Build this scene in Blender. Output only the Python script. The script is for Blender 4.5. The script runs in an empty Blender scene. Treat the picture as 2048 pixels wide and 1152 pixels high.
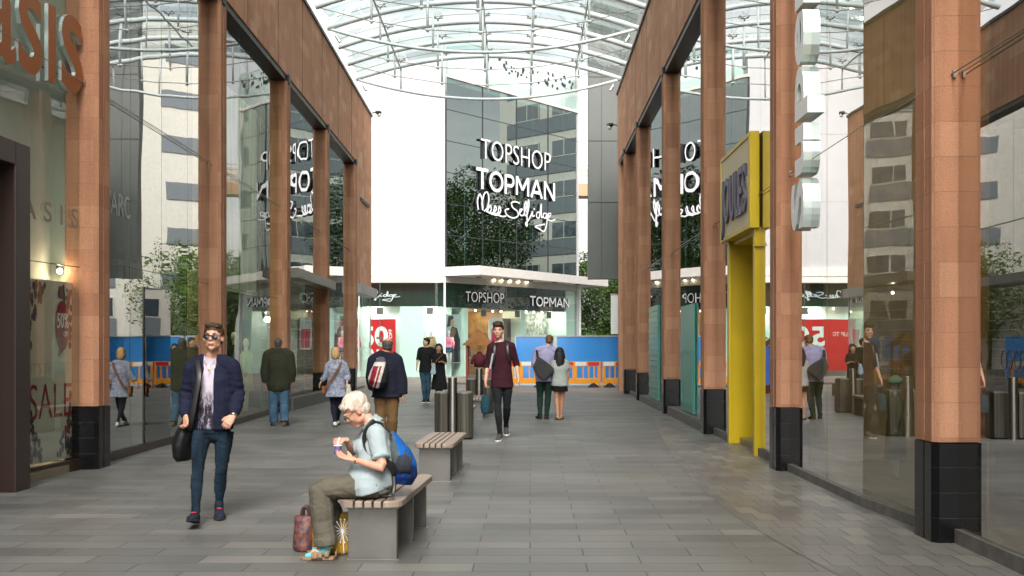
import bpy, bmesh, math, random
import numpy as np
from mathutils import Vector, Matrix, noise, Quaternion
random.seed(7)
V = Vector
R = math.radians
sc = bpy.context.scene
COL = sc.collection
# ------------------------------------------------------------ camera
cam = bpy.data.cameras.new('camera'); camo = bpy.data.objects.new('camera', cam); COL.objects.link(camo)
F, CX, CY, H = 2200.0, 1060.0, 692.0, 1.6
cam.sensor_width = 36; cam.lens = 36 * F / 2048
cam.shift_x = (1024 - CX) / 2048; cam.shift_y = (CY - 576) / 2048
camo.location = (0, 0, H); camo.rotation_euler = (R(90), 0, 0)
cam.clip_end = 1500; cam.clip_start = 0.1
sc.camera = camo
# ------------------------------------------------------------ world and sun
SUN_EL, SUN_AZ = R(43), R(179)
w = bpy.data.worlds.new('World'); sc.world = w; w.use_nodes = True
nt = w.node_tree; bg = nt.nodes['Background']
sky = nt.nodes.new('ShaderNodeTexSky'); sky.sky_type = 'NISHITA'; sky.sun_disc = False
sky.sun_elevation = SUN_EL; sky.sun_rotation = SUN_AZ; sky.dust_density = 4; sky.air_density = 1.0
hs = nt.nodes.new('ShaderNodeHueSaturation'); hs.inputs['Saturation'].default_value = 0.10; hs.inputs['Value'].default_value = 2.1
nt.links.new(sky.outputs[0], hs.inputs['Color']); wm_ = nt.nodes.new('ShaderNodeMix'); wm_.data_type = 'RGBA'; wm_.blend_type = 'MULTIPLY'; wm_.inputs[0].default_value = 1; wm_.inputs[7].default_value = (1, .97, .90, 1)
nt.links.new(hs.outputs[0], wm_.inputs[6]); cn = nt.nodes.new('ShaderNodeTexNoise'); cn.inputs['Scale'].default_value = 3.2; cn.inputs['Detail'].default_value = 6; cn.inputs['Roughness'].default_value = .6
ctc = nt.nodes.new('ShaderNodeTexCoord'); cmp_ = nt.nodes.new('ShaderNodeMapping'); cmp_.inputs['Scale'].default_value = (1, 1, 2.4); nt.links.new(ctc.outputs['Generated'], cmp_.inputs[0]); nt.links.new(cmp_.outputs[0], cn.inputs['Vector'])
cr_ = nt.nodes.new('ShaderNodeValToRGB'); cr_.color_ramp.elements[0].position = .36; cr_.color_ramp.elements[0].color = (.62, .66, .72, 1); cr_.color_ramp.elements[1].position = .62; cr_.color_ramp.elements[1].color = (1.0, 1.0, 1.0, 1); nt.links.new(cn.outputs[0], cr_.inputs[0])
cm_ = nt.nodes.new('ShaderNodeMix'); cm_.data_type = 'RGBA'; cm_.blend_type = 'MULTIPLY'; cm_.inputs[0].default_value = 1; nt.links.new(wm_.outputs[2], cm_.inputs[6]); nt.links.new(cr_.outputs[0], cm_.inputs[7]); nt.links.new(cm_.outputs[2], bg.inputs['Color'])
bg.inputs['Strength'].default_value = 0.105
sun = bpy.data.lights.new('sun', 'SUN'); suno = bpy.data.objects.new('sun', sun); COL.objects.link(suno)
sun.energy = 1.5; sun.angle = R(20); sun.color = (1, .96, .9)
_sd = V((math.sin(SUN_AZ) * math.cos(SUN_EL), math.cos(SUN_AZ) * math.cos(SUN_EL), math.sin(SUN_EL)))
suno.rotation_euler = (-_sd).to_track_quat('-Z', 'Y').to_euler(); suno.location = (0, -20, 40)
sc.view_settings.view_transform = 'Standard'; sc.view_settings.look = 'None'
sc.view_settings.exposure = 0.95; sc.view_settings.gamma = 1
sc.cycles.max_bounces = 10; sc.cycles.transparent_max_bounces = 16; sc.cycles.glossy_bounces = 5
sc.cycles.caustics_reflective = False; sc.cycles.caustics_refractive = False
sc.cycles.use_denoising = True

def P(px, py, Y): return V(((px - CX) / F * Y, Y, H - (py - CY) / F * Y))
# ------------------------------------------------------------ materials
def mat(name, col, rough=.6, metal=0., spec=.5, var=0., vscale=4., bump=0., bscale=60., col2=None, emit=None, estr=0., stretch=None, detail=4., coat=0.):
    m = bpy.data.materials.new(name); m.use_nodes = True
    nt = m.node_tree; b = nt.nodes['Principled BSDF']
    c = (*col, 1)
    b.inputs['Base Color'].default_value = c
    b.inputs['Roughness'].default_value = rough; b.inputs['Metallic'].default_value = metal
    b.inputs['Specular IOR Level'].default_value = spec
    if coat: b.inputs['Coat Weight'].default_value = coat; b.inputs['Coat Roughness'].default_value = .08
    tc = nt.nodes.new('ShaderNodeTexCoord'); vec = tc.outputs['Object']
    if stretch:
        mp = nt.nodes.new('ShaderNodeMapping'); mp.inputs['Scale'].default_value = stretch
        nt.links.new(vec, mp.inputs['Vector']); vec = mp.outputs[0]
    if var or col2:
        n = nt.nodes.new('ShaderNodeTexNoise'); n.inputs['Scale'].default_value = vscale; n.inputs['Detail'].default_value = detail
        nt.links.new(vec, n.inputs['Vector'])
        r = nt.nodes.new('ShaderNodeValToRGB'); r.color_ramp.elements[0].position = .33; r.color_ramp.elements[1].position = .67
        r.color_ramp.elements[0].color = tuple(x * (1 - var) for x in col) + (1,)
        r.color_ramp.elements[1].color = (*(col2 if col2 else tuple(min(1, x * (1 + var)) for x in col)), 1)
        nt.links.new(n.outputs[0], r.inputs[0]); nt.links.new(r.outputs[0], b.inputs['Base Color'])
    if bump:
        n2 = nt.nodes.new('ShaderNodeTexNoise'); n2.inputs['Scale'].default_value = bscale; n2.inputs['Detail'].default_value = 3
        nt.links.new(vec, n2.inputs['Vector'])
        bp = nt.nodes.new('ShaderNodeBump'); bp.inputs['Strength'].default_value = bump; bp.inputs['Distance'].default_value = .01
        nt.links.new(n2.outputs[0], bp.inputs['Height']); nt.links.new(bp.outputs[0], b.inputs['Normal'])
    if emit:
        b.inputs['Emission Color'].default_value = (*emit, 1); b.inputs['Emission Strength'].default_value = estr
    return m

def block_mat(name, c1, c2, cm, bw, rh, mortar=.004, rough=.75, uv=True, offset=.5, stain=.25, spec=.4, bumpd=.004, rot=0, ramp3=None, rvar=0., grain=120., gum=False, streak=0.):
    """masonry or paving laid out in metres (UV = metres along the face)"""
    m = bpy.data.materials.new(name); m.use_nodes = True
    nt = m.node_tree; b = nt.nodes['Principled BSDF']; L = nt.links.new
    tc = nt.nodes.new('ShaderNodeTexCoord'); vec = tc.outputs['UV' if uv else 'Object']
    if rot:
        mp = nt.nodes.new('ShaderNodeMapping'); mp.inputs['Rotation'].default_value = (0, 0, rot); L(vec, mp.inputs['Vector']); vec = mp.outputs[0]
    br = nt.nodes.new('ShaderNodeTexBrick'); br.offset = offset
    br.inputs['Color1'].default_value = (0, 0, 0, 1); br.inputs['Color2'].default_value = (1, 1, 1, 1); br.inputs['Mortar'].default_value = (.5, .5, .5, 1)
    br.inputs['Scale'].default_value = 1; br.inputs['Mortar Size'].default_value = mortar; br.inputs['Mortar Smooth'].default_value = .2
    br.inputs['Brick Width'].default_value = bw; br.inputs['Row Height'].default_value = rh; br.inputs['Bias'].default_value = 0
    L(vec, br.inputs['Vector'])
    rp = nt.nodes.new('ShaderNodeValToRGB'); L(br.outputs['Color'], rp.inputs[0])
    rp.color_ramp.elements[0].color = (*c1, 1); rp.color_ramp.elements[1].color = (*c2, 1)
    if ramp3:
        for p_, c_ in ramp3:
            e = rp.color_ramp.elements.new(p_); e.color = (*c_, 1)
    n = nt.nodes.new('ShaderNodeTexNoise'); n.inputs['Scale'].default_value = .9; n.inputs['Detail'].default_value = 8; n.inputs['Roughness'].default_value = .65; L(tc.outputs['Object'], n.inputs['Vector'])
    mr = nt.nodes.new('ShaderNodeMapRange'); mr.inputs[1].default_value = .3; mr.inputs[2].default_value = .7; mr.inputs[3].default_value = 1 - stain; mr.inputs[4].default_value = 1 + stain * .6
    L(n.outputs[0], mr.inputs[0])
    n3 = nt.nodes.new('ShaderNodeTexNoise'); n3.inputs['Scale'].default_value = grain; n3.inputs['Detail'].default_value = 2; L(tc.outputs['Object'], n3.inputs['Vector'])
    mr3 = nt.nodes.new('ShaderNodeMapRange'); mr3.inputs[1].default_value = .3; mr3.inputs[2].default_value = .7; mr3.inputs[3].default_value = .85; mr3.inputs[4].default_value = 1.15; L(n3.outputs[0], mr3.inputs[0])
    mul = nt.nodes.new('ShaderNodeMath'); mul.operation = 'MULTIPLY'; L(mr.outputs[0], mul.inputs[0]); L(mr3.outputs[0], mul.inputs[1])
    mx = nt.nodes.new('ShaderNodeMix'); mx.data_type = 'RGBA'; mx.blend_type = 'MULTIPLY'; mx.inputs[0].default_value = 1
    L(rp.outputs[0], mx.inputs[6]); L(mul.outputs[0], mx.inputs[7])
    if streak:
        ms = nt.nodes.new('ShaderNodeMapping'); ms.inputs['Scale'].default_value = (7, 7, .35); L(tc.outputs['Object'], ms.inputs[0])
        ns = nt.nodes.new('ShaderNodeTexNoise'); ns.inputs['Scale'].default_value = 1; ns.inputs['Detail'].default_value = 4; L(ms.outputs[0], ns.inputs['Vector'])
        rs = nt.nodes.new('ShaderNodeMapRange'); rs.inputs[1].default_value = .35; rs.inputs[2].default_value = .62; rs.inputs[3].default_value = 1 - streak; rs.inputs[4].default_value = 1.03; L(ns.outputs[0], rs.inputs[0])
        mu2 = nt.nodes.new('ShaderNodeMath'); mu2.operation = 'MULTIPLY'; L(mul.outputs[0], mu2.inputs[0]); L(rs.outputs[0], mu2.inputs[1]); L(mu2.outputs[0], mx.inputs[7])
    if gum:
        vo = nt.nodes.new('ShaderNodeTexVoronoi'); vo.inputs['Scale'].default_value = 2.6; L(tc.outputs['Object'], vo.inputs['Vector'])
        cr = nt.nodes.new('ShaderNodeMath'); cr.operation = 'LESS_THAN'; cr.inputs[1].default_value = .045; L(vo.outputs['Distance'], cr.inputs[0])
        n5 = nt.nodes.new('ShaderNodeTexNoise'); n5.inputs['Scale'].default_value = .35; n5.inputs['Detail'].default_value = 3; L(tc.outputs['Object'], n5.inputs['Vector'])
        r5 = nt.nodes.new('ShaderNodeMapRange'); r5.inputs[1].default_value = .35; r5.inputs[2].default_value = .65; r5.inputs[3].default_value = .80; r5.inputs[4].default_value = 1.12; L(n5.outputs[0], r5.inputs[0])
        g2 = nt.nodes.new('ShaderNodeMath'); g2.operation = 'MULTIPLY_ADD'; g2.inputs[1].default_value = -.38; L(cr.outputs[0], g2.inputs[0]); L(r5.outputs[0], g2.inputs[2])
        mu2 = nt.nodes.new('ShaderNodeMath'); mu2.operation = 'MULTIPLY'; L(mul.outputs[0], mu2.inputs[0]); L(g2.outputs[0], mu2.inputs[1]); L(mu2.outputs[0], mx.inputs[7])
    mx2 = nt.nodes.new('ShaderNodeMix'); mx2.data_type = 'RGBA'; L(br.outputs['Fac'], mx2.inputs[0]); L(mx.outputs[2], mx2.inputs[6]); mx2.inputs[7].default_value = (*cm, 1)
    L(mx2.outputs[2], b.inputs['Base Color'])
    mr2 = nt.nodes.new('ShaderNodeMapRange'); mr2.inputs[1].default_value = .3; mr2.inputs[2].default_value = .7; mr2.inputs[3].default_value = rough - .12; mr2.inputs[4].default_value = rough + .1
    L(n.outputs[0], mr2.inputs[0]); L(mr2.outputs[0], b.inputs['Roughness']); b.inputs['Specular IOR Level'].default_value = spec
    inv = nt.nodes.new('ShaderNodeMath'); inv.operation = 'MULTIPLY_ADD'; inv.inputs[1].default_value = -1; inv.inputs[2].default_value = 1; L(br.outputs['Fac'], inv.inputs[0])
    add = nt.nodes.new('ShaderNodeMath'); add.operation = 'MULTIPLY_ADD'; add.inputs[1].default_value = .25; L(n3.outputs[0], add.inputs[0]); L(inv.outputs[0], add.inputs[2])
    bp = nt.nodes.new('ShaderNodeBump'); bp.inputs['Strength'].default_value = .6; bp.inputs['Distance'].default_value = bumpd; L(add.outputs[0], bp.inputs['Height']); L(bp.outputs[0], b.inputs['Normal'])
    return m

def glass_mat(name, tint, base=.06, power=1.7, gain=1., wob=.0, wscale=.6, gcol=(1, 1, 1)):
    """thin architectural glazing: tinted see-through sheet with a coated mirror-like surface, slightly wavy"""
    m = bpy.data.materials.new(name); m.use_nodes = True
    nt = m.node_tree; L = nt.links.new
    for n in list(nt.nodes): nt.nodes.remove(n)
    out = nt.nodes.new('ShaderNodeOutputMaterial'); mix = nt.nodes.new('ShaderNodeMixShader')
    tr = nt.nodes.new('ShaderNodeBsdfTransparent'); tr.inputs[0].default_value = (*tint, 1)
    gl = nt.nodes.new('ShaderNodeBsdfGlossy'); gl.inputs['Roughness'].default_value = 0; gl.inputs['Color'].default_value = (*gcol, 1)
    lw = nt.nodes.new('ShaderNodeLayerWeight'); lw.inputs['Blend'].default_value = .5
    pw = nt.nodes.new('ShaderNodeMath'); pw.operation = 'POWER'; pw.inputs[1].default_value = power; L(lw.outputs['Facing'], pw.inputs[0])
    ma = nt.nodes.new('ShaderNodeMath'); ma.operation = 'MULTIPLY_ADD'; ma.inputs[1].default_value = (1 - base) * gain; ma.inputs[2].default_value = base; ma.use_clamp = True
    L(pw.outputs[0], ma.inputs[0]); L(ma.outputs[0], mix.inputs[0]); L(tr.outputs[0], mix.inputs[1]); L(gl.outputs[0], mix.inputs[2]); L(mix.outputs[0], out.inputs[0])
    if wob:
        tc = nt.nodes.new('ShaderNodeTexCoord'); n = nt.nodes.new('ShaderNodeTexNoise'); n.inputs['Scale'].default_value = wscale; n.inputs['Detail'].default_value = 1
        mp = nt.nodes.new('ShaderNodeMapping'); mp.inputs['Scale'].default_value = (1, 1, .8); L(tc.outputs['Object'], mp.inputs[0]); L(mp.outputs[0], n.inputs['Vector'])
        bp = nt.nodes.new('ShaderNodeBump'); bp.inputs['Distance'].default_value = wob; bp.inputs['Strength'].default_value = 1
        L(n.outputs[0], bp.inputs['Height']); L(bp.outputs[0], gl.inputs['Normal'])
    return m

# ------------------------------------------------------------ mesh builder
class MB:
    def __init__(s): s.v = []; s.f = []; s.m = []
    def add(s, vs, fs, mi=0):
        o = len(s.v); s.v += [V(x) for x in vs]; s.f += [tuple(i + o for i in f) for f in fs]; s.m += [mi] * len(fs); return s
    def box(s, x0, x1, y0, y1, z0, z1, mi=0):
        return s.add([(x0, y0, z0), (x1, y0, z0), (x1, y1, z0), (x0, y1, z0), (x0, y0, z1), (x1, y0, z1), (x1, y1, z1), (x0, y1, z1)],
                     [(0, 3, 2, 1), (4, 5, 6, 7), (0, 1, 5, 4), (1, 2, 6, 5), (2, 3, 7, 6), (3, 0, 4, 7)], mi)
    def prism(s, poly, z0, z1, mi=0):
        """poly: plan outline (x,y) counter-clockwise"""
        a = sum(poly[i][0] * poly[(i + 1) % len(poly)][1] - poly[(i + 1) % len(poly)][0] * poly[i][1] for i in range(len(poly)))
        if a < 0: poly = poly[::-1]
        n = len(poly)
        z0s = z0 if isinstance(z0, (list, tuple)) else [z0] * n; z1s = z1 if isinstance(z1, (list, tuple)) else [z1] * n
        vs = [(p[0], p[1], z0s[i]) for i, p in enumerate(poly)] + [(p[0], p[1], z1s[i]) for i, p in enumerate(poly)]
        return s.add(vs, [tuple(range(n))[::-1], tuple(range(n, 2 * n))] + [(i, (i + 1) % n, n + (i + 1) % n, n + i) for i in range(n)], mi)
    def slab(s, poly3, off, mi=0):
        """flat 3-D outline pushed along off"""
        n = len(poly3); off = V(off); vs = [V(p) for p in poly3] + [V(p) + off for p in poly3]
        return s.add(vs, [tuple(range(n))[::-1], tuple(range(n, 2 * n))] + [(i, (i + 1) % n, n + (i + 1) % n, n + i) for i in range(n)], mi)
    def bar(s, p, q, wa, wb, up=(0, 0, 1), mi=0):
        p = V(p); q = V(q); d = (q - p).normalized(); u = V(up); a = d.cross(u)
        if a.length < 1e-4: a = d.cross(V((1, 0, 0)))
        a.normalize(); b = a.cross(d).normalized(); a = a * wa / 2; b = b * wb / 2
        return s.add([p - a - b, p + a - b, p + a + b, p - a + b, q - a - b, q + a - b, q + a + b, q - a + b],
                     [(0, 1, 2, 3), (7, 6, 5, 4), (0, 4, 5, 1), (1, 5, 6, 2), (2, 6, 7, 3), (3, 7, 4, 0)], mi)
    def tube(s, pts, r, n=8, mi=0, side=None, caps=True):
        """r: number, list of numbers, or list of (r_side, r_front)"""
        pts = [V(p) for p in pts]; k = len(pts)
        rs = r if isinstance(r, (list, tuple)) else [r] * k
        ref = (side if isinstance(side, list) else V(side)) if side is not None else None
        o = len(s.v); prev = None
        for i, p in enumerate(pts):
            t = (pts[min(i + 1, k - 1)] - pts[max(i - 1, 0)])
            t = t.normalized() if t.length > 1e-9 else V((0, 0, 1))
            if ref is not None:
                a = (ref[min(i, len(ref) - 1)] if isinstance(side, list) else ref); a = a - t * a.dot(t)
            elif prev is None:
                a = t.cross(V((0, 0, 1)));
                if a.length < .1: a = t.cross(V((0, 1, 0)))
            else: a = prev - t * prev.dot(t)
            a.normalize(); prev = a; b = t.cross(a)
            ra, rb = rs[i] if isinstance(rs[i], (list, tuple)) else (rs[i], rs[i])
            for j in range(n):
                g = 2 * math.pi * j / n; s.v.append(p + a * (ra * math.cos(g)) + b * (rb * math.sin(g)))
        for i in range(k - 1):
            for j in range(n):
                s.f.append((o + i * n + j, o + i * n + (j + 1) % n, o + (i + 1) * n + (j + 1) % n, o + (i + 1) * n + j)); s.m.append(mi)
        if caps:
            s.f.append(tuple(o + j for j in range(n))[::-1]); s.m.append(mi)
            s.f.append(tuple(o + (k - 1) * n + j for j in range(n))); s.m.append(mi)
        return s
    def ell(s, c, r, ax=None, n=12, m=8, mi=0):
        c = V(c); ax = ax or (V((1, 0, 0)), V((0, 1, 0)), V((0, 0, 1))); o = len(s.v)
        if not isinstance(r, (tuple, list)): r = (r, r, r)
        s.v.append(c - ax[2] * r[2])
        for i in range(1, m):
            th = math.pi * i / m - math.pi / 2
            for j in range(n):
                g = 2 * math.pi * j / n
                s.v.append(c + ax[0] * (r[0] * math.cos(th) * math.cos(g)) + ax[1] * (r[1] * math.cos(th) * math.sin(g)) + ax[2] * (r[2] * math.sin(th)))
        s.v.append(c + ax[2] * r[2]); top = len(s.v) - 1
        for j in range(n): s.f.append((o, o + 1 + (j + 1) % n, o + 1 + j)); s.m.append(mi)
        for i in range(m - 2):
            for j in range(n):
                a = o + 1 + i * n; s.f.append((a + j, a + (j + 1) % n, a + n + (j + 1) % n, a + n + j)); s.m.append(mi)
        a = o + 1 + (m - 2) * n
        for j in range(n): s.f.append((a + j, a + (j + 1) % n, top)); s.m.append(mi)
        return s
    def build(s, name, mats, parent=None, smooth=False, uv=False, bevel=0., origin=None):
        me = bpy.data.meshes.new(name)
        off = V((0, 0, 0))
        if parent is not None: off = wloc(parent)
        if origin is not None: off = V(origin)
        me.from_pydata([tuple(p - off) for p in s.v], [], s.f)
        mats = mats if isinstance(mats, (list, tuple)) else [mats]
        for m in mats: me.materials.append(m)
        if len(mats) > 1: me.polygons.foreach_set('material_index', s.m)
        if uv: box_uv(me, off)
        if smooth: me.polygons.foreach_set('use_smooth', [True] * len(me.polygons))
        me.update()
        o = bpy.data.objects.new(name, me); COL.objects.link(o)
        if parent is not None: o.parent = parent
        elif origin is not None: o.location = off
        if bevel:
            b = o.modifiers.new('bevel', 'BEVEL'); b.width = bevel; b.segments = 2; b.limit_method = 'ANGLE'
        return o

def wloc(o):
    l = V(o.location)
    while o.parent: o = o.parent; l += V(o.location)
    return l
def box_uv(me, off=V((0, 0, 0))):
    ul = me.uv_layers.new(name='UVMap')
    for p in me.polygons:
        n = p.normal
        for li in p.loop_indices:
            c = me.vertices[me.loops[li].vertex_index].co + off
            if abs(n.z) > .7: ul.data[li].uv = (c.x, c.y)
            else:
                t = V((-n.y, n.x, 0)).normalized(); ul.data[li].uv = (c.dot(t), c.z)
def tag(o, label=None, cat=None, group=None, kind=None):
    if label: o['label'] = label
    if cat: o['category'] = cat
    if group: o['group'] = group
    if kind: o['kind'] = kind
    return o
def thing(name, loc, label, cat, group=None, rz=0):
    o = bpy.data.objects.new(name, None); COL.objects.link(o); o.location = loc; o.rotation_euler.z = rz; o.empty_display_size = .1
    return tag(o, label, cat, group)
def copy_tree(o, parent=None):
    c = o.copy(); COL.objects.link(c)
    if parent is not None: c.parent = parent
    for ch in list(o.children): copy_tree(ch, c)
    return c
def text_mesh(name, body, height, depth, mats, org, right, up, parent=None, width=None, bold=0., align='LEFT', space=1., bevel=0.):
    """writing as a solid mesh: org = baseline start, right/up = directions, height = cap height, width = forced total width"""
    cu = bpy.data.curves.new(name, 'FONT'); cu.body = body; cu.size = 1; cu.extrude = 0.5; cu.offset = bold; cu.space_character = space; cu.resolution_u = 4
    t = bpy.data.objects.new(name + '_tmp', cu); COL.objects.link(t)
    bpy.context.view_layer.update()
    me = bpy.data.meshes.new_from_object(t.evaluated_get(bpy.context.evaluated_depsgraph_get()))
    bpy.data.objects.remove(t); bpy.data.curves.remove(cu)
    co = np.array([v.co[:] for v in me.vertices]); x0, x1 = co[:, 0].min(), co[:, 0].max(); y0 = 0.; cap = .73
    sy = height / cap; sx = (width / (x1 - x0)) if width else sy
    rt = V(right).normalized(); u = V(up).normalized(); nn = rt.cross(u)
    base = V(org); off = wloc(parent) if parent is not None else V((0, 0, 0))
    sh = {'LEFT': 0, 'CENTER': -.5, 'RIGHT': -1}[align] * (x1 - x0) * sx
    for i, v in enumerate(me.vertices):
        p = base + rt * ((co[i, 0] - x0) * sx + sh) + u * (co[i, 1] * sy) + nn * ((co[i, 2] + .5) * depth)
        v.co = p - off
    me.materials.clear()
    mats = mats if isinstance(mats, (list, tuple)) else [mats]
    for m in mats: me.materials.append(m)
    me.update(); me.name = name
    if len(mats) > 1:
        for p in me.polygons: p.material_index = 0 if p.normal.dot(nn) > .5 else 1
    else:
        for p in me.polygons: p.material_index = 0
    for p in me.polygons: p.use_smooth = False
    o = bpy.data.objects.new(name, me); COL.objects.link(o)
    if parent is not None: o.parent = parent
    return o
def catmull(pts, k=6):
    out = []; n = len(pts)
    for i in range(n - 1):
        p0, p1, p2, p3 = (V(pts[max(i - 1, 0)]), V(pts[i]), V(pts[i + 1]), V(pts[min(i + 2, n - 1)]))
        for j in range(k):
            t = j / k
            out.append(.5 * ((2 * p1) + (p2 - p0) * t + (2 * p0 - 5 * p1 + 4 * p2 - p3) * t * t + (3 * p1 - p0 - 3 * p2 + p3) * t ** 3))
    out.append(V(pts[-1])); return out
# ============================================================ MATERIALS OF THE SETTING
M = {}
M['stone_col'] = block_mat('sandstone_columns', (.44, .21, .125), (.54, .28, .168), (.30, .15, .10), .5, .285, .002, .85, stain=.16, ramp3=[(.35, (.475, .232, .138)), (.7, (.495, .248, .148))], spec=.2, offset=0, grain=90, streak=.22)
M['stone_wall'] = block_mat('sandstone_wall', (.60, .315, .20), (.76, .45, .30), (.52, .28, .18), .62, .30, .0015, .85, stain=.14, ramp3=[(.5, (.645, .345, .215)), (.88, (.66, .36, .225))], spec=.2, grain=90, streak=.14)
M['granite'] = block_mat('black_granite', (.004, .004, .005), (.008, .008, .009), (.02, .02, .02), .9, .205, .002, .25, stain=.2, spec=.35, bumpd=.001, offset=0)
M['paving'] = block_mat('granite_paving', (.112, .114, .110), (.190, .184, .168), (.055, .054, .051), .82, .30, .006, .50, uv=False, gum=True, stain=.22, spec=.5, ramp3=[(.25, (.130, .132, .126)), (.55, (.146, .146, .138)), (.88, (.160, .157, .146))], bumpd=.004)
M['setts'] = block_mat('granite_setts', (.115, .115, .112), (.21, .195, .170), (.06, .058, .054), .20, .42, .006, .42, uv=False, gum=True, stain=.22, spec=.5, ramp3=[(.3, (.140, .138, .131)), (.7, (.160, .154, .141))], bumpd=.004)
M['black'] = mat('black_metal', (.012, .011, .011), .45)
M['brown_frame'] = mat('brown_frame_paint', (.035, .02, .016), .35)
M['coping'] = mat('coping_metal', (.03, .025, .022), .4)
M['glassL'] = glass_mat('shop_glass_left', (.68, .77, .71), .09, 1.3, .90, .0035, .75)
M['glassL1'] = glass_mat('display_glass_left', (.84, .90, .86), .06, 1.6, .5, .003, .75)
M['glassR2'] = glass_mat('display_glass_right', (.86, .87, .80), .07, 1.4, .68, .003, .75)
M['lobby'] = glass_mat('lobby_door_glazing', (.10, .12, .11), .06, 1.4, .5, .002, .8)
M['glassL2'] = glass_mat('clear_window_left', (.82, .88, .72), .06, 1.5, .42, .003, .75)
M['glassR'] = glass_mat('shop_glass_right', (.80, .73, .56), .08, 1.3, .93, .0022, .6)
M['glassE'] = mat('glass_edge', (.10, .20, .18), .15, spec=.8)
M['glassT'] = glass_mat('tower_glass', (.05, .13, .12), .25, 1.25, .72, .0009, .35, (.66, .76, .75))
M['glassF'] = glass_mat('shopfront_glass', (.86, .96, .92), .06, 2.0, .7)
M['glassP'] = glass_mat('parapet_glass', (.80, .95, .90), .06, 2.0, .6)
M['glassRoof'] = glass_mat('roof_glass', (.62, .74, .74), .04, 1.8, .3, .002, .5)
_m = M['glassRoof'].node_tree; _n1 = _m.nodes.new('ShaderNodeTexNoise'); _n1.inputs['Scale'].default_value = .35; _n1.inputs['Detail'].default_value = 5; _t = _m.nodes.new('ShaderNodeTexCoord'); _m.links.new(_t.outputs['Object'], _n1.inputs['Vector']); _r = _m.nodes.new('ShaderNodeValToRGB'); _r.color_ramp.elements[0].position = .38; _r.color_ramp.elements[0].color = (.54, .63, .64, 1); _r.color_ramp.elements[1].position = .64; _r.color_ramp.elements[1].color = (.82, .89, .90, 1); _m.links.new(_n1.outputs[0], _r.inputs[0]); _m.links.new(_r.outputs[0], [x for x in _m.nodes if x.type == 'BSDF_TRANSPARENT'][0].inputs[0])
M['steel_w'] = mat('white_painted_steel', (.62, .64, .63), .35, var=.06, vscale=3)
M['steel'] = mat('brushed_steel', (.42, .41, .38), .3, metal=1, var=.2, vscale=3, stretch=(60, 60, .5))
M['rod'] = mat('tie_rod_steel', (.30, .26, .22), .4, metal=.6)
M['white_wall'] = mat('white_render', (.51, .508, .515), .8, var=.05, vscale=.35, stretch=(1, 1, .3))
M['joint'] = mat('panel_joint', (.40, .40, .41), .7)
M['cream'] = mat('cream_panel', (.74, .70, .66), .6, var=.05)
M['mint'] = mat('pale_mint_wall', (.66, .80, .74), .6, emit=(.7, .9, .8), estr=0)
M['dark_sign'] = mat('dark_sign_band', (.012, .03, .027), .25)
M['grey_clad'] = mat('grey_cladding', (.105, .112, .105), .5, var=.08, vscale=.6)
M['grey_seam'] = mat('cladding_seam', (.05, .053, .05), .5)
M['yellow'] = mat('yellow_paint', (.62, .44, .010), .4, var=.05, vscale=2)
M['cream_sign'] = mat('cream_sign_board', (.68, .58, .36), .5)
M['navy_letter'] = mat('navy_letter', (.02, .02, .07), .4)
M['turq'] = mat('turquoise_paint', (.09, .34, .28), .45)
M['letter_w'] = mat('white_letter', (.85, .85, .87), .35, emit=(1, 1, 1), estr=.12)
M['letter_side'] = mat('letter_return', (.03, .03, .035), .4)
M['letter_silver'] = mat('silver_letter', (.82, .83, .82), .35, metal=.05)
M['copper'] = mat('copper_letter', (.36, .13, .05), .3, metal=.25)
M['letter_edge'] = mat('silver_letter_edge', (.60, .70, .68), .25, metal=.5)
M['int_dark'] = mat('dark_interior', (.03, .028, .025), .8, var=.3)
M['int_warm'] = mat('warm_interior', (.32, .25, .13), .8, var=.2)
M['int_pale'] = mat('pale_interior', (.42, .45, .36), .8, var=.05)
M['int_floor'] = mat('shop_floor', (.22, .19, .13), .4, var=.1)
M['kerb'] = mat('shopfront_kerb_stone', (.13, .125, .115), .6, var=.2, vscale=8)
M['wood_warm'] = mat('warm_timber', (.46, .24, .07), .45, var=.25, vscale=2, stretch=(8, 8, 1))
M['lamp'] = mat('lamp_glow', (1, .85, .65), .4, emit=(1, .80, .55), estr=14)
M['lamp_soft'] = mat('shelf_light', (1, .9, .7), .4, emit=(1, .82, .55), estr=3)
M['red'] = mat('red_poster', (.62, .012, .02), .45)
M['white_p'] = mat('white_print', (.85, .84, .82), .5)
M['paper'] = mat('poster_paper', (.62, .60, .50), .5, var=.04)
M['dkred'] = mat('dark_red_print', (.30, .012, .03), .5)
M['greyprint'] = mat('pale_grey_print', (.45, .50, .47), .5)
M['apt_white'] = mat('apartment_render', (.62, .60, .54), .7, var=.05)
M['apt_grey'] = mat('apartment_grey_panel', (.17, .19, .21), .6, var=.05)
M['apt_glass'] = mat('apartment_window_glass', (.05, .07, .09), .08, spec=.9)
M['orange_b'] = mat('orange_balcony', (.55, .30, .18), .6)

def XL(y): return -5.286 - .0224 * y
def XR(y): return 3.27 if y < 9.2 else (3.15 if y > 14 else 3.27 - .12 * (y - 9.2) / 4.8)

# ============================================================ GROUND
g = MB(); g.add([(-400, -60, 0), (400, -60, 0), (400, 900, 0), (-400, 900, 0)], [(0, 1, 2, 3)]); tag(g.build('paved_ground', M['paving']), 'grey granite slab paving of the shopping street', None, None, 'structure')
g = MB(); g.add([(-40, 37.5, .004), (40, 37.5, .004), (40, 60, .004), (-40, 60, .004)], [(0, 1, 2, 3)]); tag(g.build('paved_forecourt', block_mat('forecourt_paving', (.19, .165, .15), (.30, .26, .235), (.12, .10, .09), .6, .4, .006, .6, uv=False, stain=.25, spec=.3)), 'paler pinkish paving in front of the white store', None, None, 'structure')
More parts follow.
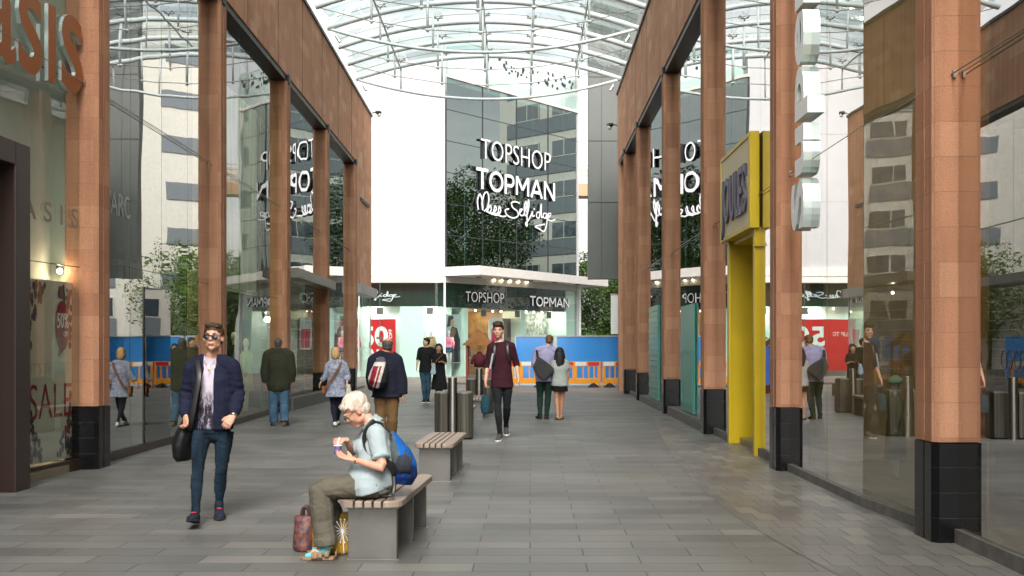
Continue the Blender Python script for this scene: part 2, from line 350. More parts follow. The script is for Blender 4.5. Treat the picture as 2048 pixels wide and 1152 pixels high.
# a curved border of small setts along the right shopfronts
edge = [(2.55, -6), (2.45, 3), (2.2, 7), (1.95, 10), (1.95, 13), (2.15, 17), (2.45, 21), (2.8, 25)]
e2 = catmull([(x, y, 0) for x, y in edge], 6)
sv = []; sf = []
for p in e2: sv += [(p.x, p.y, .004), (3.55, p.y, .004)]
for i in range(len(e2) - 1): sf.append((2 * i, 2 * i + 1, 2 * i + 3, 2 * i + 2))
mb = MB(); mb.add(sv, sf); tag(mb.build('paved_border', M['setts']), 'border of smaller setts along the right hand shop windows', None, None, 'structure')

# ============================================================ LEFT ARCADE BUILDING
LB = thing('arcade_building', (XL(20), 20, 0), 'red sandstone arcade building on the left with tall glazed bays above black plinths', 'building')
colsL = [-3.9, 2.1, 8.1, 14.25, 20.4, 26.6, 32.6, 38.7]
RB = thing('arcade_building', (XR(20), 20, 0), 'red sandstone arcade building on the right with the yellow shop portal', 'building')
colsR = [-8.5, -2.8, 3.1, 8.91, 14.02, 19.9, 25.9, 32.3, 36.7]
ZS, ZT, ZP, CW = 8.0, 10.62, .82, .42
def column(root, side, y, xf):
    s = -1 if side == 'L' else 1
    def blk(m, x0, x1, ya, yb, z0, z1, ch=.05):
        xa, xb = x0, x1
        m.prism([(xf + s * xa, ya + ch), (xf + s * (xa + ch), ya), (xf + s * xb, ya), (xf + s * xb, yb), (xf + s * xa, yb)], z0, z1)
    m = MB(); blk(m, 0, CW, y, y + .19, ZP, ZS + .02); blk(m, .03, CW - .01, y + .19, y + .22, ZP, ZS + .02, 0); blk(m, 0, CW, y + .22, y + CW, ZP, ZS + .02, 0)
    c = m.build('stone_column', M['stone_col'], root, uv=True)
    m = MB(); blk(m, -.006, CW + .004, y - .006, y + .193, 0, ZP - .01); blk(m, .04, CW - .01, y + .193, y + .217, 0, ZP - .012, 0); blk(m, -.006, CW + .004, y + .217, y + CW + .006, 0, ZP - .01, 0)
    p = m.build('plinth', M['granite'], c, uv=True); p.location = (0, 0, 0)
    for v in p.data.vertices: pass
    return c
for y in colsL: column(LB, 'L', y, XL(y))
for y in colsR: column(RB, 'R', y, XR(y))

def wallrun(root, side):
    s = -1 if side == 'L' else 1
    X = XL if side == 'L' else XR
    ys = [-8, 0, 8, 14, 20, 26, 32, 38, 43.4] if side == 'L' else [-10, 0, 9.2, 14, 20, 30, 39.6]
    front = [(X(y) + s * .0, y) for y in ys]; back = [(X(y) + s * .6, y) for y in reversed(ys)]
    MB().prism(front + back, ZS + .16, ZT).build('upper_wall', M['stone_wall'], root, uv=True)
    # black channel and soffit under the wall
    m = MB(); m.prism([(X(y) + s * .03, y) for y in ys] + [(X(y) + s * .75, y) for y in reversed(ys)], ZS + .03, ZS + .155)
    for y0 in (colsL if side == 'L' else colsR):
        m.box(X(y0) - .03, X(y0) + .03, y0 + .1, y0 + .3, ZS, ZS + .2)
    m.build('soffit_channel', M['black'], root)
    MB().prism([(X(y) - s * .05, y) for y in ys] + [(X(y) + s * .65, y) for y in reversed(ys)], ZT, ZT + .09).build('coping', M['coping'], root)
    yb = ys[-1]
    MB().prism([(X(ys[0]) + s * .61, ys[0]), (X(yb) + s * .61, yb - .3), (X(yb) + s * 9, yb - .3), (X(ys[0]) + s * 9, ys[0])], ZT - .3, ZT - .02).build('roof', M['int_dark'], root)
    # panel joints of the upper wall
    for y in np.arange(ys[0] + 3.1, yb - 1, 3.05): MB().box(X(y) - .004, X(y) + .012, y, y + .012, ZS + .17, ZT - .01).build('wall_joint', bpy.data.materials.get('stone_joint') or mat('stone_joint', (.20, .10, .065), .9), root)
    # stone courses drawn proud by a few millimetres would repeat the texture: joints stay in the material
wallrun(LB, 'L'); wallrun(RB, 'R')
# solid end of the left building with the small shop canopy under it
MB().prism([(XL(39.15), 39.15), (XL(43.4), 43.4), (XL(43.4) - 4, 43.4), (XL(43.4) - 4, 43.0), (XL(43) - .6, 43.0), (XL(39.15) - .6, 39.15)], 3.85, ZS + .155).build('end_wall', M['stone_wall'], LB, uv=True)
MB().box(-6.205, -6.14, 40.1, 42.2, 6.9, 7.02).build('wall_slot', M['black'], LB)
MB().box(-6.45, -6.05, 39.2, 43.55, 3.5, 3.84).box(-10, -6.05, 43.42, 43.6, 3.5, 3.84).build('canopy_fascia', mat('grey_fascia', (.33, .33, .33), .4), LB)
MB().box(XR(39) + .02, XR(39) + .6, 38.9, 39.55, 0, ZS + .155).build('end_wall', M['stone_wall'], RB, uv=True)
# --- glazing
def bay(root, side, ya, yb, xa, xb, matg, zj, nv, z0=.12, zt=ZS + .03, matlow=None):
    """panes between two columns; xa, xb = plan position of the sheet at both ends"""
    s = -1 if side == 'L' else 1
    zs = [z0] + zj + [zt]
    for i in range(nv):
        for k in range(len(zs) - 1):
            ta, tb = i / nv, (i + 1) / nv; g_ = .006
            p = V((xa + (xb - xa) * ta, ya + (yb - ya) * ta, 0)); q = V((xa + (xb - xa) * tb, ya + (yb - ya) * tb, 0)); d = (q - p).normalized() * g_
            p += d; q -= d
            m = MB(); m.add([(p.x, p.y, zs[k] + g_), (q.x, q.y, zs[k] + g_), (q.x, q.y, zs[k + 1] - g_), (p.x, p.y, zs[k + 1] - g_)], [(0, 1, 2, 3)] if s > 0 else [(3, 2, 1, 0)])
            m.build('window_pane', matlow if (matlow and k == 0) else matg, root)
    m = MB()
    for i in range(1, nv):
        t = i / nv; x = xa + (xb - xa) * t; y = ya + (yb - ya) * t
        m.box(x + s * .004, x + s * .02, y - .005, y + .005, z0, zt)
    for z in zj: m.bar((xa + s * .012, ya, z), (xb + s * .012, yb, z), .012, .012)
    m.build('glazing_joint', M['glassE'], root)
    if z0 < 1: m = MB(); m.bar((xa + s * .01, ya, z0 / 2), (xb + s * .01, yb, z0 / 2), .09, z0); m.build('sill', M['kerb'] if side == 'R' else M['brown_frame'], root)
def gx(y, side): return XL(y) - .21 if side == 'L' else XR(y) + .2
for i in range(len(colsL) - 1):
    ya, yb = colsL[i] + CW + .005, colsL[i + 1] + .08
    if abs(colsL[i] - 8.1) < .1:
        bay(LB, 'L', 12.42, yb, -6.03, -5.83, M['glassL1'], [2.62, 5.0], 1, .14)
        bay(LB, 'L', ya, 12.40, gx(ya, 'L'), -6.03, M['glassL1'], [5.0], 2, 3.86)
    elif abs(colsL[i] - 20.4) < .1: bay(LB, 'L', ya, yb, gx(ya, 'L'), gx(yb, 'L'), M['glassL2'], [2.75, 5.0], 3)
    elif abs(colsL[i] - 26.6) < .1: bay(LB, 'L', ya, yb, gx(ya, 'L'), gx(yb, 'L'), M['glassL'], [3.3, 5.0], 2, matlow=M['glassL2'])
    elif abs(colsL[i] - 14.25) < .1: bay(LB, 'L', ya, yb, gx(ya, 'L'), gx(yb, 'L'), M['glassL'], [2.75, 5.0], 4)
    else: bay(LB, 'L', ya, yb, gx(ya, 'L'), gx(yb, 'L'), M['glassL'], [5.0], 3)
for i in range(len(colsR) - 1):
    ya, yb = colsR[i] + CW + .005, colsR[i + 1] + .08
    if abs(colsR[i] - 14.02) < .1:
        bay(RB, 'R', ya, 16.0, gx(ya, 'R'), gx(16, 'R'), M['glassR'], [], 1); bay(RB, 'R', 18.3, yb, gx(18, 'R'), gx(yb, 'R'), M['glassR'], [3.8], 1)
        bay(RB, 'R', 16.0, 18.3, gx(16, 'R'), gx(18, 'R'), M['glassR'], [], 1, 4.7)
    elif abs(colsR[i] - 8.91) < .1:
        bay(RB, 'R', ya, 10.97, 3.46, 3.328, M['glassR2'], [3.8], 1, .1); bay(RB, 'R', 10.975, 12.3, 3.328, 3.322, M['glassR'], [3.8], 1, .1); bay(RB, 'R', 12.305, yb, 3.322, 3.315, M['glassR'], [3.8], 1, .1)
    else: bay(RB, 'R', ya, yb, gx(ya, 'R'), gx(yb, 'R'), M['glassR'], [3.8], 2 if colsR[i] < 30 else 1)
# corner glass box under the left end wall
for (a, b) in (((-6.25, 39.3), (-6.27, 41.3)), ((-6.27, 41.32), (-6.29, 43.3)), ((-6.3, 43.32), (-8.4, 43.34))):
    MB().add([(*a, .1), (*b, .1), (*b, 3.49), (*a, 3.49)], [(0, 1, 2, 3)]).build('window_pane', M['glassL'], LB)
MB().box(-6.31, -6.27, 43.29, 43.33, 0, 3.5).build('corner_post', M['steel_w'], LB)
# --- brace rods with brackets across the glazing
for side, cols, z in (('L', colsL[2:], 5.0), ('R', colsR[2:8], 3.8)):
    m = MB(); s = -1 if side == 'L' else 1; X = XL if side == 'L' else XR
    ya, yb = cols[0], cols[-1]
    m.tube([(X(y) + s * .16, y, z) for y in np.linspace(ya, yb, 9)], .006, 6)
    for y in cols: m.box(X(y) + s * .16 - .012, X(y) + s * .16 + .012, y - .03, y - .008, z - .03, z + .03)
    m.build('brace_rod', M['rod'], LB if side == 'L' else RB)
# --- interiors: floors, party walls, back walls, ceilings
def interior(root, side, cols, shades):
    s = -1 if side == 'L' else 1; X = XL if side == 'L' else XR
    ya, yb = cols[0], cols[-1] + (4.3 if side == 'L' else 2.6)
    def q(x0, x1, y0, y1, z0, z1): return (min(x0, x1), max(x0, x1), y0, y1, z0, z1)
    for i in range(len(cols)):
        y0 = cols[i]; y1 = cols[i + 1] if i + 1 < len(cols) else yb
        xg = X((y0 + y1) / 2) + s * .3
        wallm, floorm, depth = shades[i]
        MB().box(*q(xg, xg + s * depth, y0 + .2, y1 + .18, 0, .10)).build('shop_floor', floorm, root)
        MB().box(*q(xg + s * depth, xg + s * (depth + .1), y0 + .2, y1 + .18, 0, ZS + .3)).build('back_wall', wallm, root)
        MB().box(*q(xg + s * .35, xg + s * (depth - .02), y0 + .22, y0 + .34, .11, ZS + .3)).build('party_wall', wallm, root)
        MB().box(*q(xg + s * .5, xg + s * (depth - .02), y0 + .36, y1 + .16, ZS + .05, ZS + .25)).build('ceiling', M['int_pale'], root)
PL2 = mat('pale_display_screen', (.66, .71, .66), .8, var=.04)
D, W_, PL = M['int_dark'], M['int_warm'], M['int_pale']
interior(LB, 'L', colsL, [(D, M['int_floor'], 4)] * 2 + [(PL2, M['int_floor'], .42), (D, M['int_floor'], 4), (mat('ochre_shop_wall', (.55, .50, .26), .8, var=.06), M['int_floor'], 1.5), (D, M['int_floor'], 1.6), (W_, M['int_floor'], 2.5), (D, M['int_floor'], 3)])
interior(RB, 'R', colsR, [(W_, M['int_floor'], 4)] * 2 + [(W_, M['int_floor'], 2.2), (D, M['int_floor'], 3.2), (W_, M['int_floor'], 2.4), (W_, M['int_floor'], 3), (D, M['int_floor'], 2), (D, M['int_floor'], 2), (W_, M['int_floor'], 2)])
for root, s, x in ((LB, -1, XL(20)), (RB, 1, 3.15)):
    MB().box(min(x + s * 4.8, x + s * 9), max(x + s * 4.8, x + s * 9), -8, 38.5, 0, ZT - .31).build('rear_block', M['int_dark'], root)
# --- dark shop portal in the near left bay
m = MB(); m.box(-6.9, -5.62, 12.02, 12.38, 0, 3.84).box(-6.9, -5.62, 8.7, 9.0, 0, 3.84).box(-6.9, -5.62, 9.0, 12.02, 3.58, 3.84)
m.build('door_surround', M['brown_frame'], LB, bevel=.01)
dr = MB().box(-6.5, -6.46, 9.0, 10.5, .02, 3.57).box(-6.5, -6.46, 10.52, 12.01, .02, 3.57).build('door', mat('dark_door_glass', (.012, .009, .009), .1, spec=.7), LB)
MB().tube([(-6.4, 11.72, .9), (-6.4, 11.72, 1.5)], .014, 8).box(-6.47, -6.40, 11.71, 11.73, 1.0, 1.03).build('handle', M['steel'], dr)
# dark lobby door and posts in the second visible bay
MB().box(-5.868, -5.850, 16.72, 17.9, .12, 2.5).build('door', M['lobby'], LB)
MB().box(-6.28, -6.2, 15.6, 20.2, 3.3, 8.0).box(-6.6, -6.2, 15.6, 20.2, 3.0, 3.3).build('shop_blind', D, LB)
MB().box(-6.26, -5.9, 14.34, 14.44, .11, 8.0).build('screen_return', mat('screen_return', (.42, .46, .40), .7), LB)
MB().prism([(-6.10, 21.0), (-6.14, 24.7), (-6.20, 24.7), (-6.16, 21.0)], 2.72, 6.85).build('reflection_panel', mat('streaked_reflection_white', (.52, .56, .52), .6, var=.0, col2=(.92, .94, .92), vscale=1.2, stretch=(7, 7, .35)), LB)  # added panel, pale streaks of a reflection painted into its colour
# sloping slab canopy in the shoe shop bay
MB().prism([(XL(26.6) + .22, 26.9), (XL(33) + .22, 32.9), (XL(33) - .18, 32.55), (XL(27) - .18, 27.05)], 3.28, 3.52).build('canopy', mat('grey_canopy', (.22, .20, .18), .4), LB)
MB().box(XL(30) - .20, XL(30) + .10, 27.2, 32.4, 0, .3).build('shopfront_step', M['kerb'], LB)
m = MB()
for k in range(9): m.box(-6.75, -6.35, 27.3, 32.3, .42 + .27 * k, .44 + .27 * k)
m.build('shoe_shelf', mat('glass_shelf', (.25, .36, .34), .2), LB)
# turquoise shop doors and shutters on the right
t = MB().box(3.30, 3.34, 22.2, 24.1, .22, 2.46).build('door', M['turq'], RB)
MB().box(3.285, 3.299, 22.3, 24.0, .35, .42).box(3.285, 3.299, 22.3, 24.0, 1.45, 1.52).box(3.285, 3.299, 22.3, 22.38, .42, 1.45).box(3.285, 3.299, 23.92, 24.0, .42, 1.45).build('door_moulding', mat('turquoise_moulding', (.07, .33, .27), .5), t)
m = MB()
for k in range(17): m.box(3.27 + .012 * (k % 2), 3.34, 28.2, 30.3, .2 + k * .145, .2 + (k + .93) * .145)
m.build('shutter', M['turq'], RB)
MB().box(3.19, 3.5, 20.5, 25.6, 0, .2).box(3.19, 3.5, 27.2, 32.1, 0, .18).build('shopfront_step', M['kerb'], RB)
# yellow portal
m = MB(); m.box(3.27, 5.2, 18.1, 18.24, 0, 3.32).box(3.27, 3.50, 16.02, 16.14, 0, 3.32).box(3.34, 5.2, 16.15, 18.09, 3.25, 3.36).box(5.2, 5.3, 16.02, 18.2, 0, 3.3).box(3.26, 3.30, 18.03, 18.099, 0, 3.26).box(3.262, 3.36, 15.97, 16.015, 3.05, 3.1)
m.build('yellow_portal', M['yellow'], RB)
sb = MB().box(3.215, 3.325, 15.95, 18.45, 3.32, 4.72).build('sign_box', M['yellow'], RB)
MB().box(3.19, 3.213, 15.95, 18.45, 3.32, 3.38).box(3.19, 3.213, 15.95, 18.45, 4.66, 4.72).box(3.19, 3.213, 18.36, 18.45, 3.385, 4.655).box(3.19, 3.213, 15.95, 16.09, 3.385, 4.655).build('sign_frame', M['yellow'], sb)
MB().box(3.203, 3.2135, 16.095, 18.355, 3.385, 4.655).build('sign_board', M['cream_sign'], sb)
text_mesh('sign_lettering', 'JOULES', .74, .035, [M['navy_letter'], mat('navy_letter_return', (.05, .045, .08), .4)], (3.201, 18.25, 3.60), (0, -1, 0), (0, 0, 1), sb, width=2.05, bold=.012)

# ============================================================ GLASS CANOPY ROOF
RF = thing('glass_canopy_roof', (-1.5, 38.2, 10.8), 'vaulted glass canopy roof of white tubular trusses spanning between the two sandstone buildings', 'roof')
Z0 = 10.86
trY = [38.15 - 2.03 * i for i in range(15)]
def arc(y, t, up): x = XL(y) + .1 + (3.05 - XL(y)) * t; return V((x, y, Z0 + up * 4 * t * (1 - t)))
for i, y in enumerate(trY):
    tr = MB().tube([arc(y, t, .80) for t in np.linspace(0, 1, 25)], .082, 10).build('arch_tube', M['steel_w'], RF, smooth=True)
    if i % 3 == 0: MB().tube([arc(y, t, -.70) for t in np.linspace(0, 1, 25)], .05, 8).build('bottom_chord', M['steel_w'], tr, smooth=True)
    else:
        MB().tube([arc(y, t, -.70) for t in (0, .17, .34, .5, .66, .83, 1)], .013, 6).build('tie_rod', M['rod'], tr)
    for t in (.17, .34, .5, .66, .83):
        a, b = arc(y, t, .8), arc(y, t, -.7)
        m = MB(); m.tube([a, b - V((0, 0, .06))], .034, 8); m.ell(b, (.075, .04, .04)); m.build('strut', M['steel_w'], tr, smooth=True)
        m = MB(); c = a + V((.0, 0, .16))
        m.tube([a, c], .02, 6)
        for sx in (-1, 1):
            for sy in (-1, 1): m.tube([c, c + V((sx * .13, sy * .1, .05))], .012, 5); m.ell(c + V((sx * .13, sy * .1, .06)), (.03, .03, .02), n=6, m=4)
        m.build('glass_fitting', mat('bronze_fitting', (.12, .10, .07), .4, metal=.5) if 'bronze_fitting' not in bpy.data.materials else bpy.data.materials['bronze_fitting'], tr)
for t in (.17, .5, .83):
    pts = [arc(y, t, .8) for y in (trY[0], trY[7], trY[-1])]; pts[1] = (pts[0] + pts[2]) / 2 + (pts[1] - (pts[0] + pts[2]) / 2)
    MB().tube([p - V((0, 0, .12)) for p in pts], .03, 8).build('purlin', M['steel_w'], RF, smooth=True)
ts = [0, .17, .34, .5, .66, .83, 1]
for i in range(len(trY) - 1):
    y0, y1 = trY[i + 1] + .012, trY[i] - .012
    if i == 0: y1 += .5
    m = MB()
    for k in range(6):
        n_ = 3
        for j in range(n_):
            a = ts[k] + (ts[k + 1] - ts[k]) * j / n_ + (.002 if j == 0 else 0); b = ts[k] + (ts[k + 1] - ts[k]) * (j + 1) / n_ - (.002 if j == n_ - 1 else 0)
            q = [arc(y0, a, .8), arc(y0, b, .8), arc(y1, b, .8), arc(y1, a, .8)]
            m.add([p + V((0, 0, .24)) for p in q], [(0, 1, 2, 3)])
    m.build('glass_panel', M['glassRoof'], RF)
m = MB()
for i, y in enumerate(trY): m.tube([arc(y, t, .8) + V((0, 0, .24)) for t in np.linspace(0, 1, 19)], .008, 4)
for t in ts[1:-1]: m.tube([arc(trY[0] + .5, t, .8) + V((0, 0, .24)), arc(trY[-1], t, .8) + V((0, 0, .24))], .008, 4)
m.build('glazing_seam', mat('silicone_seam', (.10, .13, .13), .5), RF)
for i in range(0, 9, 3):
    for t, dx in ((.03, 1), (.97, -1)):
        a = arc(trY[i], t, -.7)
        m = MB(); m.tube([a - V((0, 0, .02)), a - V((0, 0, .16))], .012, 6); m.tube([a + V((-.02 * dx, 0, -.14)), a + V((.1 * dx, -.02, -.33))], [.045, .05], 8)
        m.build('floodlight', mat('roof_floodlight', (.4, .4, .4), .4, metal=.5) if 'roof_floodlight' not in bpy.data.materials else bpy.data.materials['roof_floodlight'], RF)

# ============================================================ WHITE STORE BUILDING (far end)
O = V((-4.2, 55, 0)); dd = V((.629, .778, 0)).normalized(); nn = V((dd.y, -dd.x, 0))
def S(s, out, z): return O + dd * s + nn * out + V((0, 0, z))
WB = thing('store_building', (-4.2, 55, 0), 'white store building with tall tinted glass face and big shop names at the street end', 'building')
m = MB(); m.box(-24, -4.2, 55.02, 56, 5.5, 16.4); m.build('white_wall', M['white_wall'], WB)
m = MB()
for z in (8.8, 12.2): m.box(-24, -4.22, 55.012, 55.03, z, z + .03)
for x in (-7.6, -11, -14.4): m.box(x, x + .03, 55.012, 55.03, 5.52, 16.4)
m.build('wall_joint', M['joint'], WB)
ph = lambda s0, s1, o0, o1, z0, z1: [S(s0, o0, z0), S(s1, o0, z0), S(s1, o1, z0), S(s0, o1, z0)]
def sbox(mb, s0, s1, o0, o1, z0, z1, mi=0):
    return mb.prism([(S(s0, o0, 0).x, S(s0, o0, 0).y), (S(s1, o0, 0).x, S(s1, o0, 0).y), (S(s1, o1, 0).x, S(s1, o1, 0).y), (S(s0, o1, 0).x, S(s0, o1, 0).y)], z0, z1, mi)
sbox(MB(), -.0, 11.04, -1.2, -.6, 5.55, 15).build('inner_wall', D, WB)
sbox(MB(), 10.95, 11.1, -6, .05, 0, 17).build('side_wall', M['white_wall'], WB)
MB().prism([(-24, 57), (-4, 57), (2.2, 64.6), (2.2, 80), (-24, 80)], 14.9, 15.05).build('roof_deck', M['cream'], WB)
zrows = [5.55, 7.16, 8.73, 10.3, 11.88, 13.45, 15.05]
for i in range(4):
    for k in range(6):
        s0, s1 = i * 2.76 + .02, (i + 1) * 2.76 - .02
        MB().add([S(s0, 0, zrows[k] + .02), S(s1, 0, zrows[k] + .02), S(s1, 0, zrows[k + 1] - .02), S(s0, 0, zrows[k + 1] - .02)], [(0, 1, 2, 3)]).build('window_pane', M['glassT'], WB)
m = MB()
for i in range(5): sbox(m, i * 2.76 - .02, i * 2.76 + .02, -.06, .03, 5.55, 15.05)
for z in zrows[1:-1]:
    m.bar(S(0, -.02, z), S(11.04, -.02, z), .06, .04)
m.build('mullion', mat('dark_mullion', (.035, .04, .045), .4), WB)
m = MB()
for i in range(4): sbox(m, i * 2.76 + 1.375, i * 2.76 + 1.385, -.01, .004, 5.55, 15.05)
m.build('glazing_joint', M['glassE'], WB)
sbox(MB(), -.05, 11.1, -.3, .08, 15.05, 15.2).build('parapet_ledge', M['cream'], WB)
m = MB()
for i in range(4): m.add([S(i * 2.76 + .02, .02, 15.2), S((i + 1) * 2.76 - .02, .02, 15.2), S((i + 1) * 2.76 - .02, .02, 17.1), S(i * 2.76 + .02, .02, 17.1)], [(0, 1, 2, 3)])
m.build('parapet_glass', M['glassP'], WB)
m = MB()
for i in range(5): m.bar(S(i * 2.76, 0, 15.2), S(i * 2.76, 0, 17.1), .04, .04)
m.bar(S(0, 0, 17.1), S(11.04, 0, 17.1), .04, .04)
m.build('parapet_rail', M['steel_w'], WB)
rnd = random.Random(3); dgm = mat('dark_graphic', (.05, .05, .055), .5)
for k in range(46):   # dark stickers on the parapet glass
    s_ = rnd.uniform(3.2, 10.8); z_ = rnd.uniform(16.1, 16.9); a = rnd.uniform(.05, .2); ang = rnd.uniform(0, 3)
    pts = [S(s_ + a * math.cos(ang + q * 2 * math.pi / 5) * rnd.uniform(.4, 1.2), .05, z_ + a * 1.2 * math.sin(ang + q * 2 * math.pi / 5) * rnd.uniform(.4, 1)) for q in range(5)]
    MB().slab(pts, nn * .005).build('window_graphic', dgm, WB)
# back screen of the roof deck (pale mint)
sbox(MB(), .2, 10.9, -2.2, -2.0, 15.06, 16.3).build('deck_screen', M['mint'], WB)
# canopy
cz0, cz1 = 5.1, 5.54
cp = [(-24, 54.9), (-4.3, 54.9), (-2.45, 53.8), (4.6, 64.7), (2.95, 66.3), (2.8, 63.9), (-4.1, 55.3), (-24, 55.3)]
MB().prism(cp, cz0, cz1).build('canopy', M['cream'], WB)
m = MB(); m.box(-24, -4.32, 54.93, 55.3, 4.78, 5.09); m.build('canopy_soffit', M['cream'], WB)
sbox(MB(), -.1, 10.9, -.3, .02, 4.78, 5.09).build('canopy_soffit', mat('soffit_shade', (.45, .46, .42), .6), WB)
m = MB()
for k in range(5): p = S(1.5 + 2.1 * k, .85, 5.085); m.box(p.x - .14, p.x + .14, p.y - .12, p.y + .12, 5.06, 5.098)
m.build('canopy_vent', M['black'], WB)
# ground floor shopfront
m = MB(); m.box(-24, -4.25, 55.45, 55.6, 3.6, 4.78); m.build('sign_band', M['dark_sign'], WB)
sbox(MB(), .1, 10.1, -.35, -.2, 3.55, 4.78).build('sign_band', M['dark_sign'], WB)
MB().box(-24, -4.0, 55.9, 56.1, 0, 3.6).box(-6.55, -5.35, 55.4, 55.9, 0, 3.59).build('display_wall', M['mint'], WB)
sbox(MB(), .0, 1.45, -1.5, -1.35, 0, 3.55).build('display_wall', M['mint'], WB)
m = MB(); sbox(m, 1.45, 1.75, -1.4, -.1, 0, 3.54); sbox(m, 6.0, 6.4, -1.4, -.1, 0, 3.54); sbox(m, 10.1, 10.9, -1.4, -.1, 0, 4.75); m.build('shop_pier', M['mint'], WB)
# warm interior of the store
m = MB(); sbox(m, 1.5, 6.4, -6.0, -5.9, 0, 3.6); sbox(m, 1.5, 1.6, -5.9, -1.4, 0, 3.6); sbox(m, 6.3, 6.4, -5.9, -1.4, 0, 3.6); sbox(m, 1.6, 6.3, -5.9, -.4, 3.5, 3.54)
m.build('store_interior', mat('store_timber', (.26, .15, .05), .5, var=.6, vscale=1.6), WB)
sbox(MB(), 4.3, 6.2, -.9, -.8, .1, 3.1).build('door', mat('dark_timber_door', (.06, .03, .015), .4), WB)
sbox(MB(), 6.4, 10.1, -1.5, -1.4, 0, 3.55).build('display_wall', mat('patterned_display', (.34, .36, .32), .6, var=.7, vscale=5), WB)
# glass screen in front with patch fittings
m = MB()
xs = [-24, -20.7, -17.4, -14.1, -10.8, -7.5, -4.3]
for i in range(6): m.add([(xs[i] + .01, 54.98, .05), (xs[i + 1] - .01, 54.98, .05), (xs[i + 1] - .01, 54.98, 4.78), (xs[i] + .01, 54.98, 4.78)], [(0, 1, 2, 3)])
for i in range(4): m.add([S(i * 2.76 + .01, .02, .05), S((i + 1) * 2.76 - .01, .02, .05), S((i + 1) * 2.76 - .01, .02, 4.78), S(i * 2.76 + .01, .02, 4.78)], [(0, 1, 2, 3)])
m.build('shopfront_glass', M['glassF'], WB)
m = MB()
for x in xs[1:]:
    m.box(x - .012, x + .012, 54.96, 54.975, .05, 4.77)
m.build('glazing_joint', M['glassE'], WB)
m = MB()
for x in xs[1:-1] + [-5.0]:
    for z in (3.35, 2.0): m.box(x - .17, x + .17, 54.93, 54.955, z - (.17 if z > 3 else .05), z + (.17 if z > 3 else .05))
for s_ in (2.76, 5.52, 8.28): m.slab([S(s_ - .2, .05, 3.15), S(s_ + .2, .05, 3.15), S(s_ + .2, .05, 3.5), S(s_ - .2, .05, 3.5)], nn * .02)
m.build('patch_fitting', mat('patch_fitting', (.14, .16, .15), .4, metal=.6), WB)
MB().bar((-4.26, 54.95, 0), (-4.26, 54.95, 5.1), .10, .10).bar(S(11.15, .1, 0), S(11.15, .1, 5.1), .12, .12).build('corner_post', M['steel_w'], WB)
m = MB(); m.box(-24, -4.2, 54.7, 55.5, 0, .06); sbox(m, 0, 11, -.6, .3, 0, .06); m.build('threshold', mat('pinkish_granite', (.33, .28, .26), .5, var=.2, vscale=6), WB)
# mounted names: letters are children of the building they are fixed to
def fline(y, x): return y
text_mesh('shop_name', 'TOPSHOP', 1.1, .12, [M['letter_w'], M['letter_side']], S(2.45, .05, 11.32), dd, (0, 0, 1), WB, width=5.85, bold=-.012)
text_mesh('shop_name', 'TOPSHOP', .56, .06, [M['letter_w'], M['letter_side']], S(1.35, .05, 3.86), dd, (0, 0, 1), WB, width=3.0, bold=-.012)
# handwritten name: strokes in a 100 x 30 box
SCR = [[(1, 8), (0, 17), (3, 24), (6, 18), (7, 8), (6, 15), (9, 25), (13, 27), (15, 20), (13, 11), (9, 7)],
       [(13, 8), (17, 14), (18, 9), (16, 6), (21, 7), (23, 14), (25, 11), (22, 6), (27, 7), (29, 14), (31, 10), (27, 5), (20, 5), (12, 7)], [(27, 5), (33, 4), (38, 5)],
       [(57, 21), (52, 22), (46, 20), (48, 15), (54, 12), (55, 7), (48, 4), (40, 6), (37, 11), (42, 13)],
       [(55, 8), (59, 12), (61, 15), (58, 14), (58, 9), (63, 9), (67, 20), (66, 24), (64, 17), (65, 9), (68, 10), (71, 21), (70, 26), (68, 15), (68, -2), (66, 0), (70, 4), (74, 10), (76, 14), (76, 9), (79, 10)],
       [(78, 17), (79, 17.5)], [(88, 14), (83, 14), (82, 9), (86, 9), (89, 24), (89, 10), (91, 10)],
       [(97, 14), (93, 14), (92, 10), (95, 9), (98, 13), (97, 2), (93, -6), (86, -4), (80, -2), (86, 0), (94, 2)],
       [(96, 9), (102, 12), (103, 15), (99, 14), (101, 11), (98, 8), (104, 7), (110, 9)]]
def script(name, f, sc_, r, depth, parent):
    m = MB()
    for st in SCR:
        pts = catmull([(x, y, 0) for x, y in st], 5)
        n0 = len(m.v)
        for a, b in zip(pts[:-1], pts[1:]):
            d = (b - a); L_ = d.length
            if L_ < 1e-6: continue
            d /= L_; pz = V((-d.y, d.x, 0)) * r; a2, b2 = a - d * r * .5, b + d * r * .5
            m.slab([f(q.x * sc_, q.y * sc_) for q in (a2 - pz, b2 - pz, b2 + pz, a2 + pz)], depth)
    o = m.build(name, [M['letter_w'], M['letter_side']], parent)
    dn = V(depth).normalized()
    o.data.calc_loop_triangles()
    for p in o.data.polygons: p.material_index = 0 if p.normal.dot(dn) > .5 else 1
    return o
script('shop_name', lambda x, y: S(2.2 + x * .6, .05, 8.25 + y * .5), .099, .78, nn * .10, WB)
script('shop_name', lambda x, y: V((-9.74 + x, 55.4, 3.95 + y * .57)), .029, 1.0, V((0, -.05, 0)), WB)
